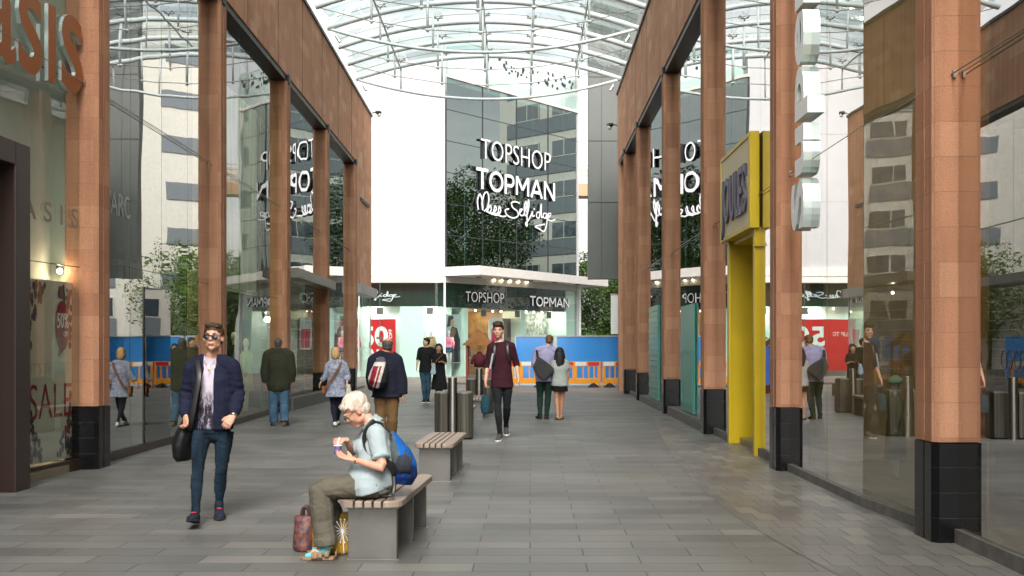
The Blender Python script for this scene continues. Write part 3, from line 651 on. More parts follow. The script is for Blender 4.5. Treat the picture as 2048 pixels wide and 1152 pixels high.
def stroke_name(name, word, f, depth, th):
    gl = {'T': (.95, [[(0, 1), (.95, 1)], [(.475, 1), (.475, 0)]]), 'O': (1.12, [[(.56 + .50 * math.cos(a), .5 + .46 * math.sin(a)) for a in np.linspace(0, 2 * math.pi, 25)]]),
          'P': (.85, [[(.09, 0), (.09, .93), (.52, .93)] + [(.52 + .25 * math.cos(a), .67 + .26 * math.sin(a)) for a in np.linspace(math.pi / 2, -math.pi / 2, 10)] + [(.09, .41)]]),
          'M': (1.18, [[(.09, 0), (.09, 1)], [(.12, .98), (.59, .30), (1.06, .98)], [(1.09, 1), (1.09, 0)]]), 'A': (1.10, [[(.06, 0), (.55, .98), (1.04, 0)], [(.24, .30), (.86, .30)]]), 'N': (1.05, [[(.09, 0), (.09, 1)], [(.10, .97), (.94, .03)], [(.96, 0), (.96, 1)]])}
    m = MB(); x0 = 0
    for ch in word:
        w_, sts = gl[ch]
        for st in sts:
            for a, b in zip(st[:-1], st[1:]):
                a = V((a[0] + x0, a[1], 0)); b = V((b[0] + x0, b[1], 0)); d = (b - a).normalized(); pz = V((-d.y, d.x, 0)) * th; e_ = d * (th * .5 if ch in 'OP' else 0)
                m.slab([f(q.x, q.y) for q in (a - e_ - pz, b + e_ - pz, b + e_ + pz, a - e_ + pz)], depth)
        x0 += w_ + .12
    o = m.build(name, [M['letter_w'], M['letter_side']], WB); dn = V(depth).normalized()
    for p in o.data.polygons: p.material_index = 0 if p.normal.dot(dn) > .5 else 1
stroke_name('shop_name', 'TOPMAN', lambda x, y: S(2.1 + x * .965, .05, 9.72 + y * 1.0), nn * .12, .085)
stroke_name('shop_name', 'TOPMAN', lambda x, y: S(6.55 + x * .52, .05, 3.80 + y * .50), nn * .06, .085)
# ceiling spots
spot = MB()
for s_ in (2.0, 2.6, 3.1, 4.0, 4.6, 5.3, 7.2, 8.0, 8.6, 9.3): spot.ell(S(s_, -.5 - (s_ % .7), 3.48), .055, n=8, m=6)
for s_ in (3.6, 4.2, 4.9, 5.6, 6.3): spot.ell(S(s_, .1, 5.06), .05, n=8, m=6)
for x in (-5.1, -4.8, -8.3, -7.6, -9.2): spot.ell((x, 55.7, 3.5), .05, n=8, m=6)
spot.build('ceiling_spot', M['lamp'], WB)
def lamp(loc, power, col=(1, .8, .55), r=.15):
    l = bpy.data.lights.new('shop_or_fill_lamp', 'POINT'); l.energy = power; l.color = col; l.shadow_soft_size = r
    o = bpy.data.objects.new('shop_or_fill_lamp', l); COL.objects.link(o); o.location = loc; return o
for s_, o_, p_ in ((3.2, -2.2, 110), (4.4, -3.5, 90), (2.4, -.9, 30)): lamp(S(s_, o_, 3.2), p_)
for s_ in (7.2, 9.2): lamp(S(s_, -.7, 3.1), 35, (1, .92, .8))
for x in (-5.0, -8.0, -11.0): lamp((x, 55.5, 3.35), 30, (1, .95, .85))
lamp(S(.7, -.7, 3.2), 25, (1, .95, .85)); lamp((-6.7, 23.4, 3.2), 22, (1, .9, .65), .03); lamp((-6.6, 29.5, 3.1), 8, (.9, 1, .9), .03); lamp((4.4, 11.0, 4.4), 70, (1, .85, .6), .03); lamp((4.6, 7.5, 4.4), 15, (1, .8, .5), .03)  # last two: fill lights added to brighten the right window bays

# ============================================================ OTHER BUILDINGS BEHIND
GT = thing('grey_tower', (2.35, 42.95, 4.23), 'dark grey panel clad block hanging behind the right hand arcade', 'building')
MB().box(2.28, 9, 42.95, 43.6, 4.23, 26).build('cladding', M['grey_clad'], GT)
m = MB()
for z in (7.2, 9.6, 12.1, 14.6, 17, 19.5): m.box(2.29, 9, 42.935, 42.95, z, z + .025)
m.box(2.78, 2.80, 42.935, 42.95, 4.24, 26); m.box(3.8, 3.82, 42.935, 42.95, 4.24, 26)
m.build('panel_seam', M['grey_seam'], GT)
MB().box(4.6, 9, 43.1, 43.5, 0, 4.22).build('base_wall', M['int_dark'], GT)
BB = thing('balcony_block', (4, 90, 0), 'distant pale block with a pinkish railed balcony in the gap beside the white store', 'building')
MB().box(3.9, 12, 91, 100, 0, 17.2).build('wall', M['cream'], BB) if False else None
MB().box(3.6, 12, 90, 92, 13.9, 14.9).build('balcony_slab', M['orange_b'], BB)
MB().box(3.65, 12, 90.4, 92, 14.9, 16.2).build('balcony_wall', M['cream'], BB)
m = MB()
for k in range(4): m.bar((3.65, 90, 15.1 + .42 * k), (12, 90, 15.1 + .42 * k), .05, .05)
m.build('railing', M['orange_b'], BB)
AP1, AP2 = V((7.8, 77, 0)), V((27, 63.5, 0)); ad = (AP2 - AP1).normalized(); an = V((ad.y, -ad.x, 0)); 
if an.y > 0: an = -an
AB = thing('apartment_block', tuple((AP1 + AP2) / 2), 'white apartment block with grey bands and paired windows, mirrored in the shop glass', 'building')
def A(s, o, z): return AP1 + ad * s + an * o + V((0, 0, z))
AL = (AP2 - AP1).length
m = MB(); m.prism([tuple(A(0, 0, 0).xy), tuple(A(AL, 0, 0).xy), tuple(A(AL, -9, 0).xy), tuple(A(0, -9, 0).xy)], 0, 24); m.build('wall', M['apt_white'], AB)
def aslab(m, s0, s1, z0, z1, o0, t): m.slab([A(s0, o0, z0), A(s1, o0, z0), A(s1, o0, z1), A(s0, o0, z1)], an * t)
for f_ in range(7):
    z = 2.2 + f_ * 3.1
    m = MB()
    for s0, s1 in ((.8, 3.2), (6.3, 12.3), (15.0, 22.6)): aslab(m, s0, s1, z + .1, z + 1.25, .003, .06)
    m.build('spandrel_band', M['apt_grey'], AB)
    for s0 in (6.4, 9.5, 15.4, 19.2):
        m = MB(); aslab(m, s0, s0 + 2.5, z + 1.3, z + 2.6, .003, .05); w_ = m.build('window', M['apt_white'], AB)
        m = MB(); aslab(m, s0 + .08, s0 + 1.2, z + 1.38, z + 2.52, .055, .01); aslab(m, s0 + 1.3, s0 + 2.42, z + 1.38, z + 2.52, .055, .01); m.build('pane', M['apt_glass'], w_)
# ============================================================ PROPS
M['bench_top'] = mat('bench_slat_composite', (.27, .21, .17), .45, var=.12, vscale=5, stretch=(12, 1, 1), bump=.05, bscale=120)
M['bench_leg'] = mat('bench_leg_steel', (.16, .155, .145), .42, metal=.75, var=.12, vscale=5)
M['orange'] = mat('orange_plastic', (.85, .32, .01), .45, var=.05)
M['refl_w'] = mat('white_reflector', (.78, .76, .72), .4)
M['refl_r'] = mat('red_reflector', (.65, .02, .015), .4)
M['steel_dk'] = mat('dark_brushed_steel', (.085, .08, .065), .34, metal=.85, var=.5, vscale=2.2, stretch=(14, 14, .15))
M['foot'] = mat('rubber_foot', (.035, .022, .018), .8)
M['blue'] = mat('blue_hoarding', (.045, .29, .76), .10, spec=.7, var=.12, vscale=.6, coat=.6)
M['hframe'] = mat('hoarding_frame', (.5, .55, .6), .4)
M['leaf'] = mat('leaf_green', (.030, .078, .010), .6, col2=(.085, .16, .018), vscale=1.3)
M['bark'] = mat('bark', (.06, .045, .03), .9, bump=.4, bscale=20)
M['pale'] = mat('mannequin_white', (.7, .68, .65), .4)

# --- benches
def rounded(x0, x1, y0, y1, r, n=5):
    out = []
    for cx, cy, a0 in ((x1 - r, y0 + r, -90), (x1 - r, y1 - r, 0), (x0 + r, y1 - r, 90), (x0 + r, y0 + r, 180)):
        for k in range(n + 1):
            a = R(a0 + 90 * k / n); out.append((cx + r * math.cos(a), cy + r * math.sin(a)))
    return out
def clip_x(poly, xa, xb):
    def half(poly, x, keep):
        out = []
        for i in range(len(poly)):
            a, b = poly[i], poly[(i + 1) % len(poly)]
            ia, ib = keep(a[0]), keep(b[0])
            if ia: out.append(a)
            if ia != ib:
                t = (x - a[0]) / (b[0] - a[0]); out.append((x, a[1] + t * (b[1] - a[1])))
        return out
    return half(half(poly, xa, lambda v: v >= xa), xb, lambda v: v <= xb)
def make_bench(L_=1.75, Wd=.47):
    b = thing('street_bench', (0, 0, 0), '', 'bench')
    out = rounded(-Wd / 2, Wd / 2, -L_ / 2, L_ / 2, .11)
    cuts = [-Wd / 2, -.115, -.045, .025, .095, Wd / 2]
    for i in range(5):
        pl = clip_x(out, cuts[i] + (.007 if i else 0), cuts[i + 1] - (.007 if i < 4 else 0))
        MB().prism(pl, .405, .455).build('slat', M['bench_top'], b, bevel=.007)
    MB().box(-.2, .2, -L_ / 2 + .1, L_ / 2 - .1, .385, .404).build('seat_frame', M['bench_leg'], b)
    for y in (-L_ / 2 + .12, 0, L_ / 2 - .17):
        MB().box(-.185, .185, y, y + .06, .006, .384).build('leg', M['bench_leg'], b, bevel=.004)
        MB().box(-.195, .195, y + .01, y + .05, 0, .0055).build('foot_plate', M['steel'], b)
    return b
bench = make_bench()
bl = ['slatted bench with steel plate legs that the grey haired woman sits on', 'empty slatted bench in front of the steel litter bins',
      'slatted bench mostly hidden behind the nearer steel litter bins', 'slatted bench in front of the farther steel litter bins', 'distant slatted bench set crosswise behind the bins']
bpos = [(-1.14, 8.98, -3), (-1.10, 13.75, -2), (-1.28, 20.6, 0), (-1.22, 24.9, 0), (-2.55, 35.0, 90)]
for i, (x, y, a) in enumerate(bpos):
    o = bench if i == 0 else copy_tree(bench)
    o.location = (x, y, 0); o.rotation_euler.z = R(a); tag(o, bl[i], 'bench', 'slatted benches down the middle of the street')
# --- litter bins with post
def make_bin():
    b = thing('litter_bin', (0, 0, 0), '', 'litter bin')
    def half_body(x0, x1):
        m = MB(); n = 9; pl = []
        for k in range(n + 1):
            t = k / n; pl.append((x0 + (x1 - x0) * t, -.17 - .02 * math.sin(math.pi * t)))
        pl += [(x1, .2), (x0, .2)]
        m.prism(pl, .03, .80); return m
    for x0, x1 in ((-.30, -.075), (.085, .345)):
        c = half_body(x0, x1).build('bin_body', M['steel_dk'], b, bevel=.006)
        MB().box(x0 + .02, x1 - .02, -.12, .16, .801, .82).build('lid', M['bench_leg'], c)
    MB().box(-.29, .33, -.1, .16, 0, .029).build('base', M['foot'], b)
    MB().box(-.055, .07, -.02, .16, .03, .78).build('back_panel', M['bench_leg'], b)
    p = MB().tube([(0.005, -.12, 0), (0.005, -.12, 1.05)], .078, 20).build('post', M['steel'], b, smooth=True)
    MB().tube([(0.005, -.12, 1.0501), (0.005, -.12, 1.062)], [.078, .06], 20).build('post_cap', M['steel'], p, smooth=True)
    p.modifiers.new('e', 'EDGE_SPLIT')
    return b
lb = make_bin(); lb.location = (-1.33, 18.95, 0); tag(lb, 'pair of brushed steel litter bins with post, behind the empty nearer bench', 'litter bin', 'steel litter bins between the benches')
lb2 = copy_tree(lb); lb2.location = (-1.22, 26.4, 0); tag(lb2, 'farther pair of steel litter bins with post, beside the timber kiosk roof', 'litter bin', 'steel litter bins between the benches')

# --- orange barriers
def make_barrier(Wd=2.0):
    b = thing('chapter_barrier', (0, 0, 0), '', 'barrier'); b.name = 'road_barrier'
    m = MB(); h = Wd / 2
    m.box(-h, h, -.025, .025, .82, 1.0); m.box(-h, h, -.025, .025, .16, .36); m.box(-h, -h + .12, -.03, .03, .10, .819); m.box(h - .12, h, -.03, .03, .10, .819)
    m.box(-.09, .09, -.024, .024, .361, .819)
    m.build('frame', M['orange'], b, bevel=.01)
    for k in range(8):
        x = -h + .12 + (Wd - .24) * (k + .75) / 8.4
        if abs(x) < .12: continue
        MB().box(x - .028, x + .028, -.018, .018, .361, .819).build('bar', M['orange'], b)
    for k in range(4): MB().box(-h + .04 + k * .49, -h + .46 + k * .49, -.031, -.0255, .84, .985).build('reflector', M['refl_r'] if k % 2 else M['refl_w'], b)
    for x in (-.72, .72): MB().prism([(x - .03, -.30), (x + .03, -.30), (x + .03, .30), (x - .03, .30)], 0, .05).slab([(x - .03, -.28, .05), (x - .03, .28, .05), (x - .03, 0, .2)], (.06, 0, 0)).slab([(x - .26, -.02, .0), (x + .26, -.02, 0), (x, -.02, .22)], (0, .04, 0)).build('foot', M['foot'], b)
    return b
br = make_barrier()
bx = [(-.35, 42.5, 2), (1.72, 42.3, -1), (3.78, 42.3, 1), (5.85, 42.5, 3)]
bl = ['orange barrier leftmost of its row, behind the man in the maroon jumper', 'orange barrier behind the couple walking arm in arm', 'orange barrier right of the couple with red and white reflectors', 'orange barrier at the row end, seen between the far sandstone columns']
for i, (x, y, a) in enumerate(bx):
    o = br if i == 0 else copy_tree(br); o.location = (x, y, 0); o.rotation_euler.z = R(a); tag(o, bl[i], 'barrier', 'orange barriers in front of the blue hoarding')
# --- blue hoarding
for i, (x0, x1) in enumerate(((-.62, 1.0), (1.06, 4.1), (4.16, 7.2), (7.26, 10.3))):
    hb = thing('site_hoarding', ((x0 + x1) / 2, 45.0, 0), ['shortest blue hoarding panel, at the left end behind the barriers', 'long blue hoarding panel behind the couple and the orange barriers', 'blue hoarding panel partly behind the far right sandstone column', 'blue hoarding panel farthest right, glimpsed between the arcade columns'][i], 'hoarding', 'blue hoarding panels')
    MB().box(x0 + .05, x1 - .05, 45.0, 45.03, .16, 1.98).build('panel', M['blue'], hb)
    MB().box(x0, x0 + .05, 44.97, 45.05, .1, 2.03).box(x1 - .05, x1, 44.97, 45.05, .1, 2.03).box(x0 + .05, x1 - .05, 44.97, 45.05, 1.98, 2.03).build('frame', M['hframe'], hb)
    MB().box(x0, x1, 44.75, 45.3, 0, .1).build('base', mat('hoarding_base', (.55, .57, .6), .5) if 'hoarding_base' not in bpy.data.materials else bpy.data.materials['hoarding_base'], hb)
# --- banner sign
bn = thing('blade_sign', (3.3, 41.8, 2.1), 'blank white blade sign beside the far right sandstone column', 'sign')
MB().box(3.06, 3.68, 41.6, 41.66, 2.05, 3.52).build('board', M['letter_silver'], bn, bevel=.01)
MB().box(3.04, 3.7, 41.59, 41.67, 3.53, 3.58).build('top_rail', M['steel'], bn)
MB().tube([(3.73, 41.63, 0), (3.73, 41.63, 3.6)], .04, 8).build('post', M['steel'], bn)

# --- trees
def make_tree(name, loc, h, r, seed, label, n_leaf=5200, group='leafy trees beyond the hoarding', leaf=.20):
    rg = random.Random(seed); t = thing(name, loc, label, 'tree', group); x, y, _ = loc; base = V(loc)
    m = MB(); m.tube([base, base + V((.05, 0, h * .3)), base + V((.1, .05, h * .55))], [.17, .13, .09], 8)
    tips = []
    for k in range(7):
        a = rg.uniform(0, 6.28); el = rg.uniform(.2, .9); L_ = r * rg.uniform(.5, .8); s0 = base + V((.05, 0, h * rg.uniform(.25, .5)))
        e = s0 + V((math.cos(a) * L_, math.sin(a) * L_, el * L_)); m.tube([s0, (s0 + e) / 2 + V((0, 0, .15)), e], [.07, .05, .02], 6); tips.append(e)
    m.build('trunk', M['bark'], t, smooth=True)
    cl = []
    for k in range(70):
        while True:
            p = V((rg.uniform(-1, 1), rg.uniform(-1, 1), rg.uniform(-1, 1)))
            if .45 < p.length < 1: break
        cl.append((base + V((p.x * r, p.y * r, h * .62 + p.z * h * .36)), rg.uniform(.34, .56) * r * .62))
    m = MB()
    for k in range(n_leaf):
        c, cr = cl[rg.randrange(len(cl))]
        d = V((rg.gauss(0, 1), rg.gauss(0, 1), rg.gauss(0, 1))).normalized() * cr * rg.uniform(.55, 1.05) ** .6
        p = c + d; a = V((rg.gauss(0, 1), rg.gauss(0, 1), rg.gauss(0, .6))).normalized(); b = a.cross(V((rg.gauss(0, 1), rg.gauss(0, 1), rg.gauss(0, 1)))).normalized()
        s_ = leaf * rg.uniform(.6, 1.3)
        m.add([p - a * s_ * .5, p + b * s_ * .28, p + a * s_ * .5, p - b * s_ * .28], [(0, 1, 2, 3)])
    m.build('crown', M['leaf'], t)
    return t
make_tree('tree', (5.6, 70, 0), 7.6, 3.1, 1, 'leafy green tree between the white store and the far right column', 22000, leaf=.17)
make_tree('tree', (9.4, 74, 0), 8.2, 3.2, 2, 'bushy green tree hidden behind the right arcade, mirrored in glass', 5000)
make_tree('tree', (16.5, 58.5, 0), 14.5, 5.6, 3, 'big dark tree mirrored in the tinted glass face of the store', 24000, leaf=.22)
make_tree('tree', (26.5, 57.5, 0), 13.5, 5.2, 4, 'wide tree farther right, mirrored beside the apartment block', 14000, leaf=.22)
hdg = MB(); rg = random.Random(9)
for k in range(7000):
    p = V((rg.uniform(2, 40), rg.uniform(96, 99), rg.uniform(0, 4.2) * rg.uniform(.6, 1))); a = V((rg.gauss(0, 1), rg.gauss(0, 1), rg.gauss(0, 1))).normalized(); b = a.cross(V((rg.gauss(0, 1), rg.gauss(0, 1), rg.gauss(0, 1)))).normalized(); s_ = .7
    hdg.add([p - a * s_ * .5, p + b * s_ * .28, p + a * s_ * .5, p - b * s_ * .28], [(0, 1, 2, 3)])
tag(hdg.build('hedge', M['leaf'], origin=(20, 97, 0)), 'long leafy hedge far beyond the hoarding', 'hedge')

# --- kiosk with timber roof
K = thing('timber_kiosk', (-1.72, 37, 0), 'small kiosk with layered timber pyramid roof and red posts', 'kiosk')
m = MB(); kx, ky = -1.72, 37.0
for k in range(6):
    r_ = .52 - .085 * k; m.prism([(kx - r_, ky - r_), (kx + r_, ky - r_), (kx + r_, ky + r_), (kx - r_, ky + r_)], 1.62 + .085 * k, 1.66 + .085 * k)
    r2 = r_ - .03; m.prism([(kx - r2, ky - r2), (kx + r2, ky - r2), (kx + r2, ky + r2), (kx - r2, ky + r2)], 1.661 + .085 * k, 1.704 + .085 * k)
m.build('roof', mat('orange_brown_timber', (.30, .12, .03), .5, var=.3, vscale=3), K)
for sx in (-1, 1):
    for sy in (-1, 1): MB().box(kx + sx * .38 - .035, kx + sx * .38 + .035, ky + sy * .38 - .035, ky + sy * .38 + .035, 0, 1.618).build('post', mat('red_post_paint', (.30, .05, .02), .5) if 'red_post_paint' not in bpy.data.materials else bpy.data.materials['red_post_paint'], K)
MB().box(kx - .34, kx + .34, ky - .34, ky + .34, .02, .62).build('counter', M['bench_leg'], K)
MB().box(kx + .42, kx + .62, ky - .4, ky - .34, .3, 1.6).build('side_panel', mat('blue_side_panel', (.02, .10, .45), .5), K)
gm = MB().tube([(kx + .03, ky - .2, 1.42), (kx + .03, ky - .2, 1.25), (kx + .03, ky - .2, .9)], [.05, .17, .19], 12).tube([(kx - .12, ky - .2, 1.3), (kx - .24, ky - .22, 1.0)], [.06, .05], 8).tube([(kx + .18, ky - .2, 1.3), (kx + .29, ky - .22, 1.0)], [.06, .05], 8)
tag(gm.build('hanging_jumper', mat('maroon_knit', (.10, .012, .02), .9), smooth=True, origin=(kx, ky, 1.2)), 'maroon jumper hanging under the timber kiosk roof', 'jumper')

# --- posters in the far shop
ps = thing('sale_poster', (-8.2, 55.3, 1.6), 'tall red 50% sale poster in the white store window', 'poster')
MB().box(-10.2, -6.75, 55.26, 55.3, .35, 2.95).build('board', M['red'], ps)
text_mesh('poster_lettering', '50', .98, .006, M['white_p'], (-8.45, 55.255, 1.62), (1, 0, 0), (0, 0, 1), ps, width=1.32, bold=.03)
text_mesh('poster_lettering', '% OFF', .17, .006, M['white_p'], (-6.93, 55.255, 1.7), (0, 0, 1), (-1, 0, 0), ps, width=.75, bold=.02)
text_mesh('poster_lettering', 'SALE', .5, .006, M['white_p'], (-8.45, 55.255, .95), (1, 0, 0), (0, 0, 1), ps, width=1.35, bold=.03)
text_mesh('poster_lettering', 'UP TO', .22, .006, M['white_p'], (-9.8, 55.255, 2.1), (1, 0, 0), (0, 0, 1), ps, width=.8)
fp = thing('fashion_poster', tuple(S(.75, -.2, 1.6)), 'tall fashion poster of a dark dressed model in the store window', 'poster')
m = MB(); m.slab([S(.15, -.25, .75), S(1.35, -.25, .75), S(1.35, -.25, 3.2), S(.15, -.25, 3.2)], nn * .02); m.build('board', mat('poster_pale', (.42, .50, .50), .5, var=.15, vscale=1.5), fp)
def shp(name, pts, mt, o=-.225):
    m = MB(); m.slab([S(a, o, z) for a, z in pts], nn * .004); m.build(name, mt, fp)
shp('printed_coat', [(.55, .78), (1.3, .78), (1.28, 1.9), (1.05, 2.5), (.7, 2.6), (.45, 2.2), (.6, 1.6)], mat('print_dark', (.02, .022, .03), .5))
shp('printed_sleeve', [(.35, 2.0), (.5, 1.75), (1.0, 2.3), (.9, 2.55), (.7, 2.5)], mat('print_brown', (.16, .09, .05), .5), -.219)
shp('printed_face', [(.6, 2.6), (.8, 2.6), (.84, 2.85), (.72, 2.98), (.58, 2.85)], mat('print_skin', (.45, .25, .17), .5), -.213)
shp('printed_hair', [(.3, 2.55), (.56, 2.62), (.58, 2.9), (.8, 3.0), (.75, 3.15), (.4, 3.1)], bpy.data.materials['print_dark'], -.219)
tp = thing('sale_poster', tuple(S(4.0, -.1, 1.6)), 'rounded white and red sale poster in the warm lit store doorway', 'poster')
m = MB(); m.slab([S(3.45 + .55 * math.cos(a) ** 3 if False else 4.0 + .62 * (1 if math.cos(a) > 0 else -1) * abs(math.cos(a)) ** .35, -.15, 2.25 + .85 * (1 if math.sin(a) > 0 else -1) * abs(math.sin(a)) ** .5) for a in np.linspace(0, 2 * math.pi, 24, endpoint=False)], nn * .02); m.build('board', M['white_p'], tp)
m = MB(); m.slab([S(3.6, -.125, 1.5), S(4.4, -.125, 1.5), S(4.4, -.125, 2.5), S(3.6, -.125, 2.5)], nn * .006); m.build('printed_panel', mat('pink_red_print', (.70, .02, .09), .5), tp)

# --- mannequins
def mannequin(name, base, h, label, top, bottom, skin=None, hat=None, coat=False, face=(0, -1), group=None, dress=False):
    skin = skin or M['pale']; t = thing(name, base, label, 'mannequin', group); b = V(base); s = h / 1.75; fx, fy = face
    sd = V((-fy, fx, 0)).normalized() if True else None; fd = V((fx, fy, 0))
    m = MB()
    for k in (-1, 1):
        m.tube([b + sd * k * .09 * s + V((0, 0, .84 * s)), b + sd * k * .085 * s + V((0, 0, .45 * s)), b + sd * k * .08 * s + V((0, 0, .03))], [.075 * s, .052 * s, .03 * s], 10)
        m.tube([b + sd * k * .17 * s + V((0, 0, 1.40 * s)), b + sd * k * .23 * s + V((0, 0, 1.1 * s)), b + sd * k * .22 * s + fd * .05 + V((0, 0, .84 * s))], [.045 * s, .036 * s, .025 * s], 8)
    m.tube([b + V((0, 0, .8 * s)), b + V((0, 0, .92 * s)), b + V((0, 0, 1.1 * s)), b + V((0, 0, 1.35 * s)), b + V((0, 0, 1.45 * s))], [(.13 * s, .09 * s), (.16 * s, .11 * s), (.12 * s, .09 * s), (.17 * s, .11 * s), (.07 * s, .06 * s)], 14, side=sd)
    m.tube([b + V((0, 0, 1.44 * s)), b + V((0, 0, 1.56 * s))], .045 * s, 8); m.ell(b + V((0, 0, 1.64 * s)), (.075 * s, .085 * s, .115 * s))
    m.build('body', skin, t, smooth=True)
    m = MB(); e = 1.16
    zt_ = .35 if coat else (.5 if dress else .9)
    m.tube([b + V((0, 0, zt_ * s)), b + V((0, 0, .95 * s)), b + V((0, 0, 1.12 * s)), b + V((0, 0, 1.36 * s)), b + V((0, 0, 1.45 * s))], [(.24 * s if coat or dress else .17 * s, .18 * s), (.18 * e * s, .13 * e * s), (.14 * e * s, .11 * e * s), (.175 * e * s, .12 * e * s), (.075 * e * s, .07 * e * s)], 16, side=sd)
    for k in (-1, 1): m.tube([b + sd * k * .16 * s + V((0, 0, 1.42 * s)), b + sd * k * .235 * s + V((0, 0, 1.12 * s)), b + sd * k * .225 * s + fd * .04 + V((0, 0, .9 * s))], [.062 * s, .052 * s, .045 * s], 8)
    m.build('coat' if coat else ('dress' if dress else 'top'), top, t, smooth=True)
    if bottom:
        m = MB(); m.tube([b + V((0, 0, .66 * s)), b + V((0, 0, .8 * s)), b + V((0, 0, .96 * s))], [(.2 * s, .14 * s), (.185 * s, .14 * s), (.15 * s, .12 * s)], 14, side=sd); m.build('shorts', bottom, t, smooth=True)
    if hat:
        m = MB(); c = b + V((0, 0, 1.70 * s)); m.tube([c + V((0, 0, -.02 * s)), c + V((0, 0, .02 * s)), c + V((0, 0, .09 * s)), c + V((0, 0, .13 * s))], [.125 * s, .13 * s, .10 * s, .03 * s], 16); m.build('hat', hat, t, smooth=True)
    return t
MC = {}
def cloth(name, col, **k): return mat(name, col, .9, spec=.15, **k)
mannequin('mannequin', S(.35, -.12, .62), 1.75, 'white mannequin in cream and pink top in the store window corner', cloth('cream_pink_top', (.6, .42, .34), col2=(.7, .05, .25), vscale=3), cloth('denim_shorts', (.02, .07, .13)))
mannequin('mannequin', (-5.0, 55.5, .62), 1.8, 'mannequin in a beige top behind the walking pair', cloth('beige_top', (.42, .27, .15)), cloth('dark_teal_cloth', (.03, .07, .07)))
mannequin('mannequin', S(2.1, -.6, .1), 1.8, 'red haired mannequin in dark clothes left of the kiosk roof', cloth('dark_green_top', (.03, .06, .05)), None, hat=cloth('orange_wig', (.6, .2, .03)))
mannequin('mannequin', (4.12, 12.4, .10), 1.12, 'child mannequin in olive coat and pale green hat behind right shop glass', cloth('olive_coat', (.16, .16, .09)), None, hat=cloth('pale_green_felt', (.35, .55, .42)), coat=True, face=(-1, 0))
mannequin('mannequin', (3.95, 11.0, 1.9), 1.7, 'raised mannequin in a pale yellow frock in the right shop window', cloth('yellow_frock', (.62, .52, .28), var=.2, vscale=8), None, dress=True, face=(-1, 0))
mannequin('mannequin', (-6.35, 24.6, .12), 1.65, 'mannequin in long pale green dress in the left shop window', cloth('green_dress', (.38, .48, .22), var=.15), None, dress=True, face=(1, 0))
mannequin('mannequin', (-6.35, 23.6, .3), 1.6, 'mannequin in black dress beside the pale green dress', cloth('black_dress', (.01, .01, .012)), None, dress=True, face=(1, 0))
for k, (z, y, c, lb_) in enumerate(((.45, 28.6, (.6, .6, .55), 'white trainer on the lowest glass shelf of the shoe window'), (.72, 29.5, (.1, .45, .3), 'green trainer on a low shelf of the shoe window'), (.99, 28.2, (.35, .12, .05), 'tan shoe on a middle shelf of the shoe window'), (1.26, 29.9, (.5, .5, .5), 'grey trainer on a middle shelf of the shoe window'), (1.53, 28.9, (.1, .1, .35), 'blue trainer on an upper shelf of the shoe window'), (1.8, 29.7, (.5, .4, .3), 'beige shoe on the topmost filled shelf of the shoe window'))):
    m = MB(); y0 = y; m.tube([(-6.5, y0, z + .05), (-6.5, y0 + .1, z + .06), (-6.5, y0 + .2, z + .035), (-6.5, y0 + .28, z + .02)], [(.045, .05), (.045, .05), (.045, .035), (.03, .02)], 8, side=(1, 0, 0)); m.box(-6.545, -6.455, y0 - .03, y0 + .29, z - .008, z + .004)
    tag(m.build('display_shoe', cloth('shoe_colour', c), smooth=False, origin=(-6.5, y, z)), lb_, 'shoe', 'shoes on the shelves of the shoe window')

# --- near left window: poster, lamps, lettering
wp = thing('sale_poster', (-6.1, 13.9, .2), 'tall pale sale poster with floral corners in the near left window', 'poster')
def Wl(y, z, o=0): x = -6.03 + .2 * (y - 12.42) / 1.9 - .10 + o; return V((x, y, z))
m = MB(); m.slab([Wl(13.2, .16), Wl(14.28, .16), Wl(14.28, 2.42), Wl(13.2, 2.42)], (-.02, 0, 0)); m.build('board', M['paper'], wp)
rg = random.Random(5); fl = [cloth('floral_print_green', (.03, .07, .04)), cloth('floral_print_blue', (.03, .05, .16)), cloth('floral_print_rust', (.28, .07, .04))]
for ci, (cy, cz, sy_, sz_) in enumerate(((13.25, 2.36, 1, -1), (14.23, 2.36, -1, -1), (13.25, .22, 1, 1), (14.23, .22, -1, 1))):
    m = MB()
    for k in range(50):
        b = min(.75, rg.expovariate(3.2)); a = rg.uniform(0, max(.04, .36 - b * .55)); y_, z_ = cy + sy_ * a, cz + sz_ * b
        r_ = rg.uniform(.025, .07); o_ = .003 + .0012 * k / 60
        m.slab([Wl(min(14.27, max(13.21, y_ + r_ * .6 * math.cos(q))), min(2.41, max(.17, z_ + r_ * math.sin(q))), o_ + k * .0001) for q in np.linspace(0, 6.28, 7)[:-1]], (.0003, 0, 0), k % 3 if k % 5 else 0)
    m.build('floral_print', fl, wp)
m = MB(); m.slab([Wl(14.0 + .17 * math.cos(q), 1.86 + .32 * math.sin(q), .012) for q in np.linspace(0, 6.28, 25)[:-1]], (.002, 0, 0)); m.slab([Wl(13.93, 1.58, .012), Wl(13.9, 1.46, .012), Wl(14.05, 1.56, .012)], (.002, 0, 0)); m.build('discount_bubble', M['dkred'], wp)
Yd, Zd = (.105, 1, 0), (0, 0, 1)
text_mesh('poster_lettering', '50%', .2, .003, M['white_p'], Wl(13.87, 1.83, .016), Yd, Zd, wp, width=.27)
text_mesh('poster_lettering', 'OFF', .07, .003, M['white_p'], Wl(14.02, 1.72, .016), Yd, Zd, wp, width=.12)
text_mesh('poster_lettering', "IT'S THE BIG", .14, .003, M['greyprint'], Wl(13.3, 1.26, .006), Yd, Zd, wp, width=.88)
text_mesh('poster_lettering', 'SALE', .46, .003, M['dkred'], Wl(13.26, .70, .006), Yd, Zd, wp, width=.98, bold=-.01)
